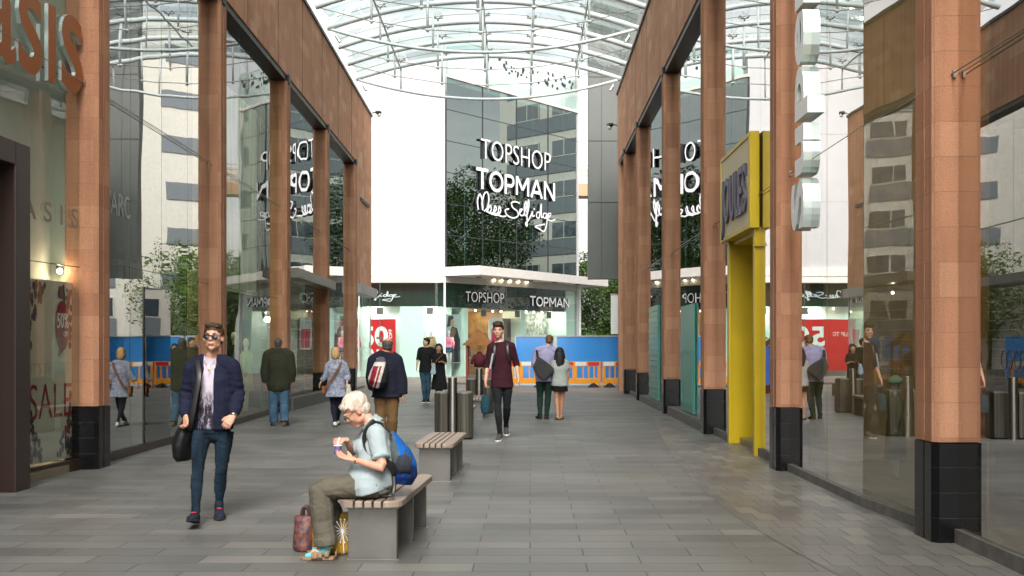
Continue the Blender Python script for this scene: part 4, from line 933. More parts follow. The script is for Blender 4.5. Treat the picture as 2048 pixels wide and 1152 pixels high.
def spotlamp(y, z, label, x=-5.97, aim=(.6, -.75, -.25)):
    t = thing('spot_lamp', (x, y, z), label, 'spot lamp', 'small lit spot lamps in the near left window'); a = V(aim).normalized(); c = V((x - .16, y + .16, z + .03))
    MB().tube([c + V((-.02, .02, .05)), c], .012, 6).build('bracket', M['black'], t)
    MB().tube([c, c + a * .02, c + a * .085], [.015, .035, .042], 12).build('housing', M['steel'], t, smooth=True)
    MB().tube([c + a * .0851, c + a * .092], .036, 12).build('bulb', M['lamp'], t)
    lamp(tuple(c + a * .14), 3, (1, .75, .5), .03)
for z, lb_ in ((2.56, 'lit spot lamp topmost, above the sale poster'), (2.02, 'lit spot lamp beside the red discount bubble'), (1.08, 'lit spot lamp beside the last letter of the word SALE'), (.58, 'lit spot lamp lowest, above the floral corner')): spotlamp(14.12, z, lb_)
# lettering fixed to the glass
tag(text_mesh('window_lettering', 'oasis', 1.45, .05, [M['copper'], M['letter_edge']], (-6.13, 11.2, 4.85), (.105, 1, 0), Zd, None, width=3.0, bold=.012), 'big copper faced lower case letters oasis on the near left glazing', 'sign')
tag(text_mesh('window_lettering', 'OASIS', .25, .004, mat('bronze_vinyl', (.25, .20, .15), .5), (-6.01, 12.38, 3.12), (.105, 1, 0), Zd, None, width=1.8, bold=.008, space=1.7), 'small bronze capital letters above the near left sale poster', 'sign')
tag(text_mesh('window_lettering', 'VARC', .34, .004, M['greyprint'], (gx(15.4, 'L') + .012, 15.05, 3.45), (-.0224, 1, 0), Zd, None, width=1.05), 'faint pale capital letters on the second left window', 'sign')
tag(text_mesh('window_lettering', 'Superdry', .60, .10, [M['letter_silver'], M['letter_edge']], (3.32, 12.98, 3.0), Zd, (0, 1, 0), None, width=5.0, bold=.03), 'vertical silver shop name letters on the right glazing by the second column', 'sign')
wm = thing('window_manifestation', (3.45, 7.5, 1.5), 'row of small ring decals on the nearest right window', 'decal')
for k in range(5): MB().tube([V((3.45, 8.0 - .22 * k, 1.5)) + V((0, .05 * math.cos(q), .07 * math.sin(q))) for q in np.linspace(0, 2 * math.pi, 17)], .004, 5).build('ring', M['brown_frame'], wm)
# bright garment in the nearest right window
mannequin('mannequin', (4.2, 8.25, .35), 2.0, 'mannequin in a bright red and green floral dress at the right edge', cloth('tropical_floral', (.5, .05, .02), col2=(.05, .25, .08), vscale=14), None, dress=True, face=(-1, 0))
# --- cameras on the corners
def cctv(loc, dx, label):
    t = thing('security_camera', loc, label, 'security camera', 'cameras on the building corners'); p = V(loc)
    MB().bar(p, p + V((dx * .25, 0, .05)), .04, .04).build('arm', M['black'], t)
    MB().tube([p + V((dx * .2, -.14, .0)), p + V((dx * .3, .12, .04))], .07, 10).build('housing', M['black'], t, smooth=True)
    MB().ell(p + V((dx * .27, 0, -.08)), .08).build('dome', mat('camera_dome', (.5, .5, .52), .2) if 'camera_dome' not in bpy.data.materials else bpy.data.materials['camera_dome'], t, smooth=True)
cctv((-6.2, 43.2, 10.75), 1, 'dark security camera on the top corner of the left building')
cctv((3.12, 39.4, 9.5), -1, 'pale domed security camera on the end corner of the right building')
# ============================================================ PEOPLE
UP = V((0, 0, 1))
SK = {'fair': mat('skin_fair', (.56, .30, .21), .5, spec=.35, var=.06, vscale=25), 'tan': mat('skin_tanned', (.46, .22, .13), .5, spec=.35, var=.06, vscale=25),
      'asian': mat('skin_light_olive', (.52, .30, .19), .5, spec=.35), 'old': mat('skin_flushed', (.56, .26, .17), .5, spec=.35, col2=(.60, .34, .25), vscale=18, bump=.15, bscale=60)}
def hairm(name, c, c2=None): return mat(name, c, .55, spec=.3, col2=c2 or tuple(x * 1.7 for x in c), vscale=40, stretch=(1, 1, .25), bump=.5, bscale=90)
HB = hairm('dark_brown_hair', (.035, .018, .010)); HBK = hairm('black_hair', (.008, .007, .007)); HBR = hairm('brown_hair', (.10, .05, .022)); HBL = hairm('blonde_hair', (.34, .20, .09)); HW = hairm('white_hair', (.46, .38, .30), (.72, .65, .56)); HG = hairm('grey_dark_hair', (.05, .045, .04))
DK = mat('dark_eye', (.01, .008, .007), .2); EW = mat('eye_white', (.7, .66, .6), .3); LIP = mat('lip_colour', (.42, .15, .12), .5); SG = mat('sunglass_lens', (.008, .009, .012), .06, spec=.9)

def fab(name, col, var=.12, vscale=30, bump=.12, bscale=220, rough=.9, **k): return mat(name, col, rough, spec=.2, var=var, vscale=vscale, bump=bump, bscale=bscale, **k)
def voxel(name, mb, vs, mats, parent, smooth=3, disp=0., dscale=9., dstretch=(1, 1, 1), cut=None, pick=None, solid=0., seed=0, fold=None):
    """one continuous skin over overlapping solids"""
    me = bpy.data.meshes.new(name + '_raw'); off = wloc(parent)
    me.from_pydata([tuple(p) for p in mb.v], [], mb.f); me.update()
    t = bpy.data.objects.new(name + '_raw', me); COL.objects.link(t)
    r = t.modifiers.new('r', 'REMESH'); r.mode = 'VOXEL'; r.voxel_size = vs; r.use_smooth_shade = True
    if smooth: s_ = t.modifiers.new('s', 'SMOOTH'); s_.iterations = smooth; s_.factor = .5
    bpy.context.view_layer.update()
    out = bpy.data.meshes.new_from_object(t.evaluated_get(bpy.context.evaluated_depsgraph_get()))
    bpy.data.objects.remove(t); bpy.data.meshes.remove(me)
    out.name = name
    if disp or fold:
        n = len(out.vertices); no = np.empty(n * 3); out.vertices.foreach_get('normal', no); no = no.reshape(-1, 3)
        co = np.empty(n * 3); out.vertices.foreach_get('co', co); co = co.reshape(-1, 3)
        d = np.zeros(n)
        if disp:
            for i in range(n):
                p = co[i]; d[i] = noise.fractal(V((p[0] * dscale * dstretch[0] + seed, p[1] * dscale * dstretch[1], p[2] * dscale * dstretch[2])), 1, 2.2, 3)
            d *= disp
        if fold:
            for i in range(n): d[i] += fold(V(co[i]))
        co = co + no * d[:, None]; out.vertices.foreach_set('co', co.ravel())
    if cut:
        bm = bmesh.new(); bm.from_mesh(out); dl = [f for f in bm.faces if cut(f.calc_center_median())]
        bmesh.ops.delete(bm, geom=dl, context='FACES')
        bv = [v for v in bm.verts if v.link_edges and any(len(e.link_faces) == 1 for e in v.link_edges)]
        for _ in range(8):
            new = {}
            for v in bv:
                nb_ = [e.other_vert(v).co for e in v.link_edges if len(e.link_faces) == 1]
                if len(nb_) == 2: new[v] = v.co.lerp((nb_[0] + nb_[1]) / 2, .5)
            for v, c_ in new.items(): v.co = c_
        bmesh.ops.delete(bm, geom=[v for v in bm.verts if not v.link_faces], context='VERTS')
        bm.to_mesh(out); bm.free()
    out.materials.clear()
    mats = mats if isinstance(mats, (list, tuple)) else [mats]
    for m in mats: out.materials.append(m)
    for p in out.polygons:
        p.use_smooth = True
        p.material_index = pick(p.center) if pick else 0
    out.transform(Matrix.Translation(-off)); out.update()
    o = bpy.data.objects.new(name, out); COL.objects.link(o); o.parent = parent
    if solid: sm = o.modifiers.new('cloth', 'SOLIDIFY'); sm.thickness = solid; sm.offset = 1
    return o
def lerp(a, b, t): return a + (b - a) * t
class Person: pass
def limb(m, pts, prof, n=12, side=None):
    """pts joints; prof = list of (segment position 0..len-1, radius)"""
    P_ = []; R_ = []
    for t, r in prof:
        i = min(int(t), len(pts) - 2); P_.append(lerp(pts[i], pts[i + 1], t - i)); R_.append(r)
    m.tube(P_, R_, n, side=side)
def hand(m, w, d, n_, t_, s, curl=(.35, .5, .4), spread=.012, thumb=1., fr=.0085):
    """w wrist, d finger direction, n_ palm-facing direction, t_ thumb side"""
    d = d.normalized(); t_ = (t_ - d * t_.dot(d)).normalized(); n_ = (n_ - d * n_.dot(d) - t_ * n_.dot(t_)).normalized()
    m.tube([w - d * .02 * s, w + d * .02 * s, w + d * .06 * s, w + d * .095 * s], [(.026 * s, .020 * s), (.032 * s, .018 * s), (.041 * s, .016 * s), (.038 * s, .012 * s)], 12, side=t_)
    for i, (L_, o_) in enumerate(((.070, .031), (.078, .0105), (.073, -.0105), (.058, -.030))):
        p = w + d * (.088 - abs(i - 1.3) * .004) * s + t_ * o_ * s; a = 0; pts = [p - d * .02 * s, p]
        dr = (d + t_ * (o_ / .03) * spread * 6).normalized()
        for k, f in enumerate((.42, .32, .26)):
            a += curl[k]; q = dr * math.cos(a) + n_ * math.sin(a); p = p + q * L_ * f * s; pts.append(p)
        m.tube(pts, [fr * s, fr * 1.08 * s, fr * s, fr * .95 * s, fr * .75 * s], 8, side=t_)
    p = w + d * .03 * s + t_ * .024 * s; q = (d * .75 + t_ * .65 * thumb + n_ * .35).normalized(); q2 = (d * .95 + t_ * .15 + n_ * .35).normalized()
    m.tube([p - q * .015 * s, p + q * .022 * s, p + q * .045 * s, p + q * .045 * s + q2 * .032 * s], [.014 * s, .0125 * s, .011 * s, .0085 * s], 8)
def head_axes(face, roll=0.):
    f = V(face).normalized(); s_ = f.cross(UP).normalized(); u = s_.cross(f)
    if roll: q = Quaternion(f, roll); s_ = q @ s_; u = q @ u
    return s_, f, u      # side, forward, up
def head_solids(m, c, ax, s):
    S_, Fd, U = ax
    def pt(x, y, z): return c + (S_ * x + Fd * y + U * z) * s
    def e(x, y, z, rx, ry, rz): m.ell(pt(x, y, z), (rx * s, ry * s, rz * s), ax, 14, 10)
    e(0, -.018, .036, .076, .093, .084); e(0, .022, -.02, .067, .068, .088); e(0, .02, -.055, .056, .06, .05); e(0, .055, -.088, .028, .03, .025)
    for k in (-1, 1):
        e(k * .043, .01, -.060, .022, .045, .030); e(k * .036, .060, -.022, .023, .024, .024); e(k * .079, -.008, -.008, .011, .019, .032); e(k * .030, .080, .028, .024, .012, .009)
    m.tube([pt(0, .078, .026), pt(0, .092, .005), pt(0, .105, -.016), pt(0, .102, -.024)], [.008 * s, .011 * s, .014 * s, .012 * s], 8)
    for k in (-1, 1): e(k * .012, .092, -.021, .010, .012, .008)
    e(0, .083, -.052, .025, .014, .008); e(0, .081, -.063, .021, .014, .008); e(0, .07, -.04, .03, .02, .02)
    return pt
def face_details(parent, pt, ax, s, browm, eyes=True, glasses=None):
    off = wloc(parent)
    if eyes:
        for k in (-1, 1):
            e = MB().ell(pt(k * .031, .072, .006), (.0145 * s, .011 * s, .0085 * s), ax, 10, 8).build('eye', EW, parent, smooth=True)
            MB().ell(pt(k * .031, .0800, .006), (.0062 * s, .0045 * s, .0062 * s), ax, 8, 6).build('iris', DK, e, smooth=True)
    for k in (-1, 1): MB().tube([pt(k * .014, .091, .028), pt(k * .032, .092, .035), pt(k * .050, .078, .028)], [.004 * s, .005 * s, .003 * s], 6).build('eyebrow', browm, parent, smooth=True)
    MB().tube([pt(-.022, .087, -.056), pt(-.008, .0975, -.053), pt(0, .098, -.055), pt(.008, .0975, -.053), pt(.022, .087, -.056)], [.002 * s, .0045 * s, .004 * s, .0045 * s, .002 * s], 6).build('lips', LIP, parent, smooth=True)
    if glasses == 'sun':
        g_ = MB()
        for k in (-1, 1): g_.ell(pt(k * .033, .099, .004), (.029 * s, .006 * s, .022 * s), ax, 14, 10)
        lens = g_.build('sunglasses', SG, parent, smooth=True)
        f = MB().tube([pt(-.058, .095, .014), pt(-.03, .105, .02), pt(0, .108, .014), pt(.03, .105, .02), pt(.058, .095, .014)], .005 * s, 6)
        for k in (-1, 1): f.tube([pt(k * .060, .094, .014), pt(k * .078, .06, .012), pt(k * .084, -.005, .010)], .0035 * s, 6)
        f.build('frame', SG, lens, smooth=True)
    if glasses == 'wire':
        f = MB()
        for k in (-1, 1):
            f.tube([pt(k * .033 + .022 * math.cos(a), .104, .0 + .016 * math.sin(a)) for a in np.linspace(0, 2 * math.pi, 15)], .0022 * s, 5, caps=False)
            f.tube([pt(k * .057, .102, .006), pt(k * .079, .06, .008), pt(k * .087, -.012, .004)], .0024 * s, 5)
        f.tube([pt(-.011, .104, .002), pt(0, .108, .006), pt(.011, .104, .002)], .0024 * s, 5)
        f.build('glasses', mat('dark_wire_frame', (.03, .03, .035), .3, metal=.6), parent, smooth=True)
def person(label, Y, j, face, hs=1., skin='fair', sex='m', hair=None, hairm_=HB, vs=.009, front=(0, -1, 0), sleeve=1.0, legs='trousers', top=None, bottom=None, shoe=None,
           hem=.0, ease=.012, flare=0., build=1., hands=None, glasses=None, roll=0., eyes=None, legease=.012, soles=None, spine=None, torso=None, jacket=None, cutj=None, collar=None, topname='shirt', wr_amp=.004, leg_amp=.005, parts=True, sleeve2=None, topmats=None, toppick=None, topz=None, hemdrop=None, group=None, kneew=1.):
    """j: joints in photo pixels with a depth offset, placed in the world at distance Y"""
    q = {k: P(v[0], v[1], Y + (v[2] if len(v) > 2 else 0)) for k, v in j.items()}
    pr = Person(); pr.q = q; fr = V(front).normalized()
    ft = (q['an0'] + q['an1']) / 2
    root = thing('person', (ft.x, ft.y, 0), label, 'person', group); pr.root = root
    B = build; sm = 1.0 if sex == 'm' else .9
    latS = (q['sh1'] - q['sh0']).normalized(); latH = (q['hip1'] - q['hip0']); latH = latH.normalized() if latH.length > .05 else latS
    hipc = (q['hip0'] + q['hip1']) / 2; shc = (q['sh0'] + q['sh1']) / 2; nb = q['neck']; sw = (q['sh1'] - q['sh0']).length / 2
    ax = head_axes(face, roll); hc = q['head']
    # torso path with elliptical sections
    T = torso or [(0, .150, .105), (.12, .162, .118), (.3, .150, .108), (.5, .142, .108), (.72, .162, .118), (.88, .165, .108), (1.0, .13, .085)]
    mids = [hipc] + [P(v[0], v[1], Y + (v[2] if len(v) > 2 else 0)) for v in (spine or [])] + [lerp(shc, nb, .15)]
    cum = [0]
    for a, b in zip(mids[:-1], mids[1:]): cum.append(cum[-1] + (b - a).length)
    def along(t):
        d = t * cum[-1]
        for i in range(len(cum) - 1):
            if d <= cum[i + 1] or i == len(cum) - 2: return lerp(mids[i], mids[i + 1], (d - cum[i]) / max(1e-6, cum[i + 1] - cum[i]))
    def trunk(m, ex, t0=0., t1=1., ws=1.):
        ts_ = [x for x in T if t0 - 1e-6 <= x[0] <= t1 + 1e-6]
        pts = [along(t) for t, _, _ in ts_]; rr = [((a * B * ws + ex), (b * B + ex)) for _, a, b in ts_]
        side = [latH.lerp(latS, t) for t, _, _ in ts_]
        pts = [pts[0] - (pts[1] - pts[0]).normalized() * .05] + pts; rr = [(rr[0][0] * .8, rr[0][1] * .8)] + rr; side = [side[0]] + side
        m.tube(pts, rr, 18, side=side)
        m.tube([lerp(shc, nb, -.1), nb, lerp(nb, hc, .3)], [(.10 * B + ex, .075 * B + ex), (.068 * B + ex, .062 * B + ex), (.055 * B + ex, .055 * B + ex)], 14, side=latS)
        for k in '01': m.tube([lerp(q['sh' + k], nb, .75), lerp(q['sh' + k], nb, .35), q['sh' + k]], [.055 * B + ex, .058 * B + ex, .056 * B * sm + ex], 12)
        if sex == 'f':
            for k in (-1, 1): m.ell(along(.70) + latS * k * .075 + fr * .09, (.06 + ex, .05 + ex, .06 + ex))
    def arm(m, k, ex, upto=2., cuff=0.):
        pr_ = [(0, .056), (.3, .052), (.6, .044), (.92, .038), (1, .037), (1.25, .038), (1.6, .031), (2, .024)]
        pr_ = [(t, r * B * sm + ex * (1 if t < 1.9 else .8)) for t, r in pr_ if t <= upto + 1e-6]
        if upto < 2 and pr_[-1][0] < upto: r_ = np.interp(upto, [0, .3, .6, 1, 1.25, 1.6, 2], [.056, .052, .044, .037, .038, .031, .024]) * B * sm + ex + cuff; pr_.append((upto, r_))
        limb(m, [q['sh' + k], q['el' + k], q['wr' + k]], pr_); m.ell(q['sh' + k], .056 * B * sm + ex)
    def leg(m, k, ex, upto=2., wide=0.):
        pr_ = [(-.0, .088), (.25, .084), (.6, .066), (.92, .053), (1, .052), (1.2, .054), (1.4, .052), (1.75, .036), (2, .032)]
        pr_ = [(t, r * B * (1 if sex == 'm' else .95) + ex + wide * max(0, t - .8)) for t, r in pr_ if t <= upto + 1e-6]
        limb(m, [q['hip' + k], q['kn' + k], q['an' + k]], pr_)
    # body
    m = MB(); trunk(m, 0)
    m.ell(hipc - UP * .02, (.15 * B, .10 * B, .10 * B), (latH, latH.cross(UP), UP))
    m.tube([lerp(shc, nb, .5), nb, lerp(nb, hc - ax[1] * .02 * hs, .75)], [.062 * B, .056 * B * sm, .052 * B * sm], 12)
    pt = head_solids(m, hc, ax, hs)
    for k in '01':
        arm(m, k, 0); leg(m, k, 0)
        hd = (hands or {}).get(k)
        s_ = .93 * hs if sex == 'f' else 1.0 * hs
        el, wr = q['el' + k], q['wr' + k]; d = (wr - el).normalized()
        if hd is None:
            inward = (shc - q['sh' + k]); inward.z = 0; inward.normalize()
            hand(m, wr, d * .8 - UP * .4, inward, fr, s_)
        else: hand(m, wr, V(hd['d']), V(hd['n']), V(hd['t']), s_, hd.get('curl', (.35, .5, .4)), fr=hd.get('fr', .0085))
        a, t_ = q['an' + k], q['toe' + k]; fd = (t_ - a); fd.z = 0; fd.normalize(); heel = a - fd * .05; heel.z = min(a.z - .05, t_.z + .05)
        fs = .72 if shoe else 1; m.tube([a, lerp(a, heel, .5), heel.lerp(t_, .35) + UP * .012 * fs, heel.lerp(t_, .8), heel.lerp(t_, .97)], [.034, .038 * fs, .034 * fs, .030 * fs, .020 * fs], 10)
    body = voxel('body', m, vs, [SK[skin]], root, 2)
    pr.body = body; pr.pt = pt; pr.ax = ax; pr.hs = hs
    if eyes if eyes is not None else (V(face).y < .2): face_details(root, pt, ax, hs, hairm_, eyes=glasses != 'sun', glasses=glasses)
    # hair
    if hair:
        m = MB(); c = hc
        def e(x, y, z, rx, ry, rz): m.ell(pt(x, y, z), (rx * hs, ry * hs, rz * hs), ax, 16, 12)
        e(0, -.020, .040, .083, .099, .090); e(0, -.048, -.015, .069, .056, .06)
        if hair == 'quiff': e(.01, .032, .104, .056, .042, .024); e(.0, .0, .104, .068, .07, .026); e(-.035, .036, .096, .030, .030, .018)
        if hair == 'tousled': e(-.02, .05, .105, .055, .045, .04); e(.035, .04, .105, .045, .045, .036); e(0, -.01, .115, .07, .07, .035); e(0, .07, .09, .05, .025, .02)
        if hair == 'bob': e(0, -.05, -.01, .088, .075, .10); e(0, -.02, .07, .086, .095, .075); e(.065, -.01, .0, .03, .05, .06); e(-.065, -.01, .0, .03, .05, .06)
        if hair == 'short_full': e(0, -.022, .046, .084, .101, .088); e(0, .045, .078, .055, .042, .030); e(.045, .01, .04, .038, .06, .045); e(-.045, .01, .04, .038, .06, .045)
        if hair == 'crop': e(0, .03, .10, .055, .05, .025)
        if hair == 'long':
            e(0, -.03, .05, .092, .102, .088)
            m.tube([pt(0, -.06, .06), pt(0, -.085, -.06), pt(0, -.10, -.18), pt(0, -.105, -.30)], [(.085 * hs, .06 * hs), (.095 * hs, .055 * hs), (.10 * hs, .04 * hs), (.07 * hs, .025 * hs)], 14, side=ax[0])
            for k in (-1, 1): m.tube([pt(k * .07, .0, .06), pt(k * .088, -.01, -.04), pt(k * .09, -.02, -.14), pt(k * .08, -.03, -.24)], [.03 * hs, .032 * hs, .034 * hs, .02 * hs], 10)
        ic = Matrix((ax[0], ax[1], ax[2])); 
        low = {'long': -.4, 'bob': -.095}.get(hair, -.075)
        def cut(p):
            l = ic @ (p - hc) / hs
            if hair == 'bald': 
                if l.z > .075 + .3 * max(0, -l.y - .07): return True
            hl = .066 if abs(l.x) < .045 else .05
            if hair == 'short_full': hl = .058
            if l.y > .030 and l.z < hl: return True
            if hair not in ('long', 'bob') and l.y > -.012 and l.z < .016 and abs(l.x) > .0: return True
            if hair in ('long', 'bob') and l.y > .022 and l.z < .03: return True
            return l.z < low
        ho = voxel('hair', m, vs * .8, [hairm_], root, 1, disp=.004 * hs, dscale=55, dstretch=(1, 1, .4), cut=cut, solid=.0 if vs > .012 else .003)
    if hair and vs < .0095:
        rg_ = random.Random(11); me_ = ho.data; off_ = wloc(root); hm = MB(); np_ = len(me_.polygons)
        for _ in range(1500):
            pl_ = me_.polygons[rg_.randrange(np_)]; c_ = V(pl_.center) + off_; n_ = V(pl_.normal)
            l_ = c_ - hc
            fl = ax[1] * (-.5 if hair == 'short_full' else .6 * (1 if l_.dot(ax[1]) > 0 else -.3)) - ax[2] * (.8 if hair == 'short_full' or l_.dot(ax[2]) < .04 else -.1) + ax[0] * rg_.gauss(0, .35)
            fl = (fl - n_ * fl.dot(n_)).normalized(); sd_ = fl.cross(n_).normalized() * .0011 * hs; L_ = rg_.uniform(.018, .04) * hs
            a_ = c_ - fl * L_ * .5; b_ = c_ + n_ * .0035; e_ = c_ + fl * L_ * .5 + n_ * rg_.uniform(0, .004)
            hm.add([a_ - sd_, a_ + sd_, b_ + sd_, b_ - sd_, e_], [(0, 1, 2, 3), (3, 2, 4)])
        hm.build('hair_strands', hairm_, ho)
    # clothes
    if legs == 'trousers':
        def crease(p):
            r_ = 0
            for k in '01':
                for jn, w_ in (('kn', .16), ('an', .16)):
                    dd_ = (p - q[jn + k]).length
                    if dd_ < w_: r_ = max(r_, 1 - dd_ / w_)
            dd_ = abs(p.z - hipc.z + .08)
            if dd_ < .1: r_ = max(r_, .7 * (1 - dd_ / .1))
            return .0065 * r_ * noise.noise(V((p.x * 9, p.y * 9, p.z * 48 + p.x * 30))) * (1 if vs < .012 else 1.5)
        m = MB(); m.ell(hipc, (.155 * B + legease, .112 * B + legease, .12 * B), (latH, latH.cross(UP), UP)); m.tube([hipc - UP * .02, along(.16)], [(.16 * B + legease, .115 * B + legease), (.155 * B + legease, .112 * B + legease)], 16, side=latH)
        for k in '01':
            leg(m, k, legease, 2, (kneew - 1) * .05); a = q['an' + k]; m.tube([lerp(q['kn' + k], a, .9), lerp(q['kn' + k], a, 1.05)], [(.036 * B + legease + (kneew - 1) * .055)] * 2, 12)
        pr.trousers = voxel('trousers', m, vs, [bottom], root, 2, disp=leg_amp, dscale=7, dstretch=(1, 1, 2.2), fold=crease)
    elif legs == 'shorts':
        m = MB(); m.tube([hipc - UP * .14, hipc - UP * .04, along(.2)], [(.185 * B, .13 * B), (.175 * B, .125 * B), (.15 * B, .115 * B)], 16, side=latH); voxel('shorts', m, vs, [bottom], root, 2, disp=.004)
    m = MB(); trunk(m, ease)
    lo = along(0); hd_ = hem
    if hem: m.tube([along(.2), along(0), along(0) - UP * hem * .5, along(0) - UP * hem], [(.150 * B + ease, .11 * B + ease), (.165 * B + ease, .118 * B + ease), (.165 * B + ease + flare * .6, .12 * B + ease + flare * .5), (.168 * B + ease + flare, .12 * B + ease + flare * .8)], 20, side=latH)
    for i, k in enumerate('01'): arm(m, k, ease * (1. if sleeve > 1 else 1.15), (sleeve2 or (sleeve, sleeve))[i])
    nh = (nb - lo).normalized()
    def neckcut(p):
        if topz and p.z < topz: return True
        return (p - nb).dot((hc - nb).normalized()) > .028 and (p - nb).length < .14
    pr.top = voxel(topname, m, vs, topmats or [top], root, 3, disp=wr_amp, dscale=8, dstretch=(1, 1, 1.6), seed=3, cut=neckcut, solid=.004 if vs < .012 else 0, pick=toppick)
    if collar:
        cd = (hc - nb).normalized(); m = MB(); m.tube([nb + cd * .0, nb + cd * .03, nb + cd * .055], [(.080 * B, .075 * B), (.077 * B, .072 * B), (.080 * B, .074 * B)], 18, side=latS)
        voxel('collar', m, vs * .8, [collar], root, 1, cut=lambda p: (p - nb - cd * .045).dot(cd) > 0 and (p - nb).cross(cd).length < .06 or ((p - nb).dot(fr) > .062), solid=.004)
    # shoes
    if shoe:
        for k in '01':
            a, t_ = q['an' + k], q['toe' + k]; fd = (t_ - a); fz = fd.z; fh = V((fd.x, fd.y, 0)).normalized(); heel = a - fh * .055 - UP * max(.05, min(.075, a.z - .03))
            u = (t_ - heel).normalized(); sd = u.cross(UP).normalized(); nu = sd.cross(u)
            m = MB(); m.tube([a - UP * .0, a - UP * .02, lerp(a, heel, .7) + u * .015], [.036, .041, .042], 10)
            L_ = (t_ - heel).length + .025; w_ = .052 if sex == 'm' else .043
            m.tube([heel - u * .012 + nu * .012, heel + u * .03 + nu * .018, heel + u * L_ * .45 + nu * .016, heel + u * L_ * .75 + nu * .008, heel + u * L_ * .94 + nu * .0, heel + u * L_], [(.03, .03), (.038, .042), (w_ * .9, .038), (w_, .030), (w_ * .75, .022), (w_ * .4, .012)], 12, side=sd)
            m.tube([a - UP * .0, a - UP * .02, heel.lerp(t_, .42) + nu * .034, heel.lerp(t_, .70) + nu * .012], [.036, .042, .043, .034], 12)
            s_ = voxel('shoe', m, min(vs, .008), [shoe], root, 2)
            m = MB(); pl = [(-.015, .0), (0, .034), (.09, .036), (L_ * .7, w_ + .004), (L_ * .93, w_ * .75), (L_ + .008, 0), (L_ * .93, -w_ * .75), (L_ * .7, -w_ - .004), (.09, -.036), (0, -.034)]
            base = heel - nu * .022; m.slab([base + u * a_ + sd * b_ for a_, b_ in pl], nu * .022); m.build('sole', soles or M['foot'], s_)
    return pr
def strap(name, pts, w_, mt, parent, side, th=.004):
    """flat band following pts"""
    p_ = catmull(pts, 5); return MB().tube(p_, [(w_ / 2, th)] * len(p_), 8, side=side).build(name, mt, parent, smooth=True)

# ---------------- the walking man with sunglasses
Y1 = 10.1
navy = fab('navy_bomber_cloth', (.010, .012, .030), var=.25, vscale=12); jean1 = fab('dark_indigo_denim', (.004, .010, .018), col2=(.014, .032, .052), vscale=2.2, stretch=(3, 3, .8), bscale=350)
tee = bpy.data.materials.new('printed_tee'); tee.use_nodes = True; _n = tee.node_tree; _b = _n.nodes['Principled BSDF']; _b.inputs['Roughness'].default_value = .9; _b.inputs['Specular IOR Level'].default_value = .2
_tc = _n.nodes.new('ShaderNodeTexCoord'); _s = _n.nodes.new('ShaderNodeSeparateXYZ'); _n.links.new(_tc.outputs['Object'], _s.inputs[0])
_no = _n.nodes.new('ShaderNodeTexNoise'); _no.inputs['Scale'].default_value = 22; _no.inputs['Detail'].default_value = 8; _no.inputs['Roughness'].default_value = .7
_mp = _n.nodes.new('ShaderNodeMapping'); _mp.inputs['Scale'].default_value = (1.3, .4, .45); _n.links.new(_tc.outputs['Object'], _mp.inputs[0]); _n.links.new(_mp.outputs[0], _no.inputs['Vector'])
_mr = _n.nodes.new('ShaderNodeMapRange'); _mr.inputs[1].default_value = 1.02; _mr.inputs[2].default_value = 1.36; _mr.inputs[3].default_value = .12; _mr.inputs[4].default_value = -.22; _n.links.new(_s.outputs['Z'], _mr.inputs[0])
_ad = _n.nodes.new('ShaderNodeMath'); _ad.operation = 'SUBTRACT'; _n.links.new(_no.outputs[0], _ad.inputs[0]); _n.links.new(_mr.outputs[0], _ad.inputs[1])
_rp = _n.nodes.new('ShaderNodeValToRGB'); _rp.color_ramp.elements[0].position = .38; _rp.color_ramp.elements[0].color = (.02, .018, .03, 1); _rp.color_ramp.elements[1].position = .56; _rp.color_ramp.elements[1].color = (.50, .44, .52, 1)
_n.links.new(_ad.outputs[0], _rp.inputs[0]); _n.links.new(_rp.outputs[0], _b.inputs['Base Color'])
p1 = person('man in sunglasses walking in a navy bomber jacket, printed tee and skinny jeans', Y1, {
    'head': (427, 676, -.04), 'neck': (425, 718, .02), 'sh0': (386, 735, .03), 'sh1': (464, 735, .02), 'el0': (373, 790, .06), 'el1': (476, 788, .06), 'wr0': (371, 833, -.1), 'wr1': (467, 830, -.12),
    'hip0': (404, 862, 0), 'hip1': (449, 862, .03), 'kn0': (395, 940, -.14), 'kn1': (442, 942, .02), 'an0': (391, 1027, -.30), 'an1': (438, 1014, .16), 'toe0': (383, 1037, -.58), 'toe1': (440, 1034, -.02)},
    (.02, -1, .06), 1.06, 'fair', 'm', 'quiff', HB, .0065, (0, -1, 0), 1.0, 'trousers', tee, jean1, fab('navy_trainer_mesh', (.015, .018, .035)), hem=.0, ease=.012, legease=.006, glasses='sun', topz=P(0, 857, Y1).z,
    hands={'0': dict(d=(.15, -.25, -1), n=(.6, -.7, 0), t=(.6, -.5, .2), curl=(1.0, 1.0, .8)), '1': dict(d=(-.45, -.35, -.75), n=(.3, .7, .2), t=(-.5, .1, .6), curl=(.45, .6, .5))}, build=.95, leg_amp=.006, topname='tee_shirt', soles=mat('trainer_sole', (.02, .02, .025), .6))
q = p1.q
for k, x in (('0', 0), ('1', 0)):
    a = q['an' + k]; t_ = q['toe' + k]; MB().tube([a + UP * .0 + (t_ - a) * .17, a + (t_ - a) * .42 + UP * .028], [(.02, .006), (.024, .005)], 8, side=(1, 0, 0)).build('shoe_tongue', mat('crimson_tongue', (.7, .02, .06), .7) if 'crimson_tongue' not in bpy.data.materials else bpy.data.materials['crimson_tongue'], p1.root, smooth=True)
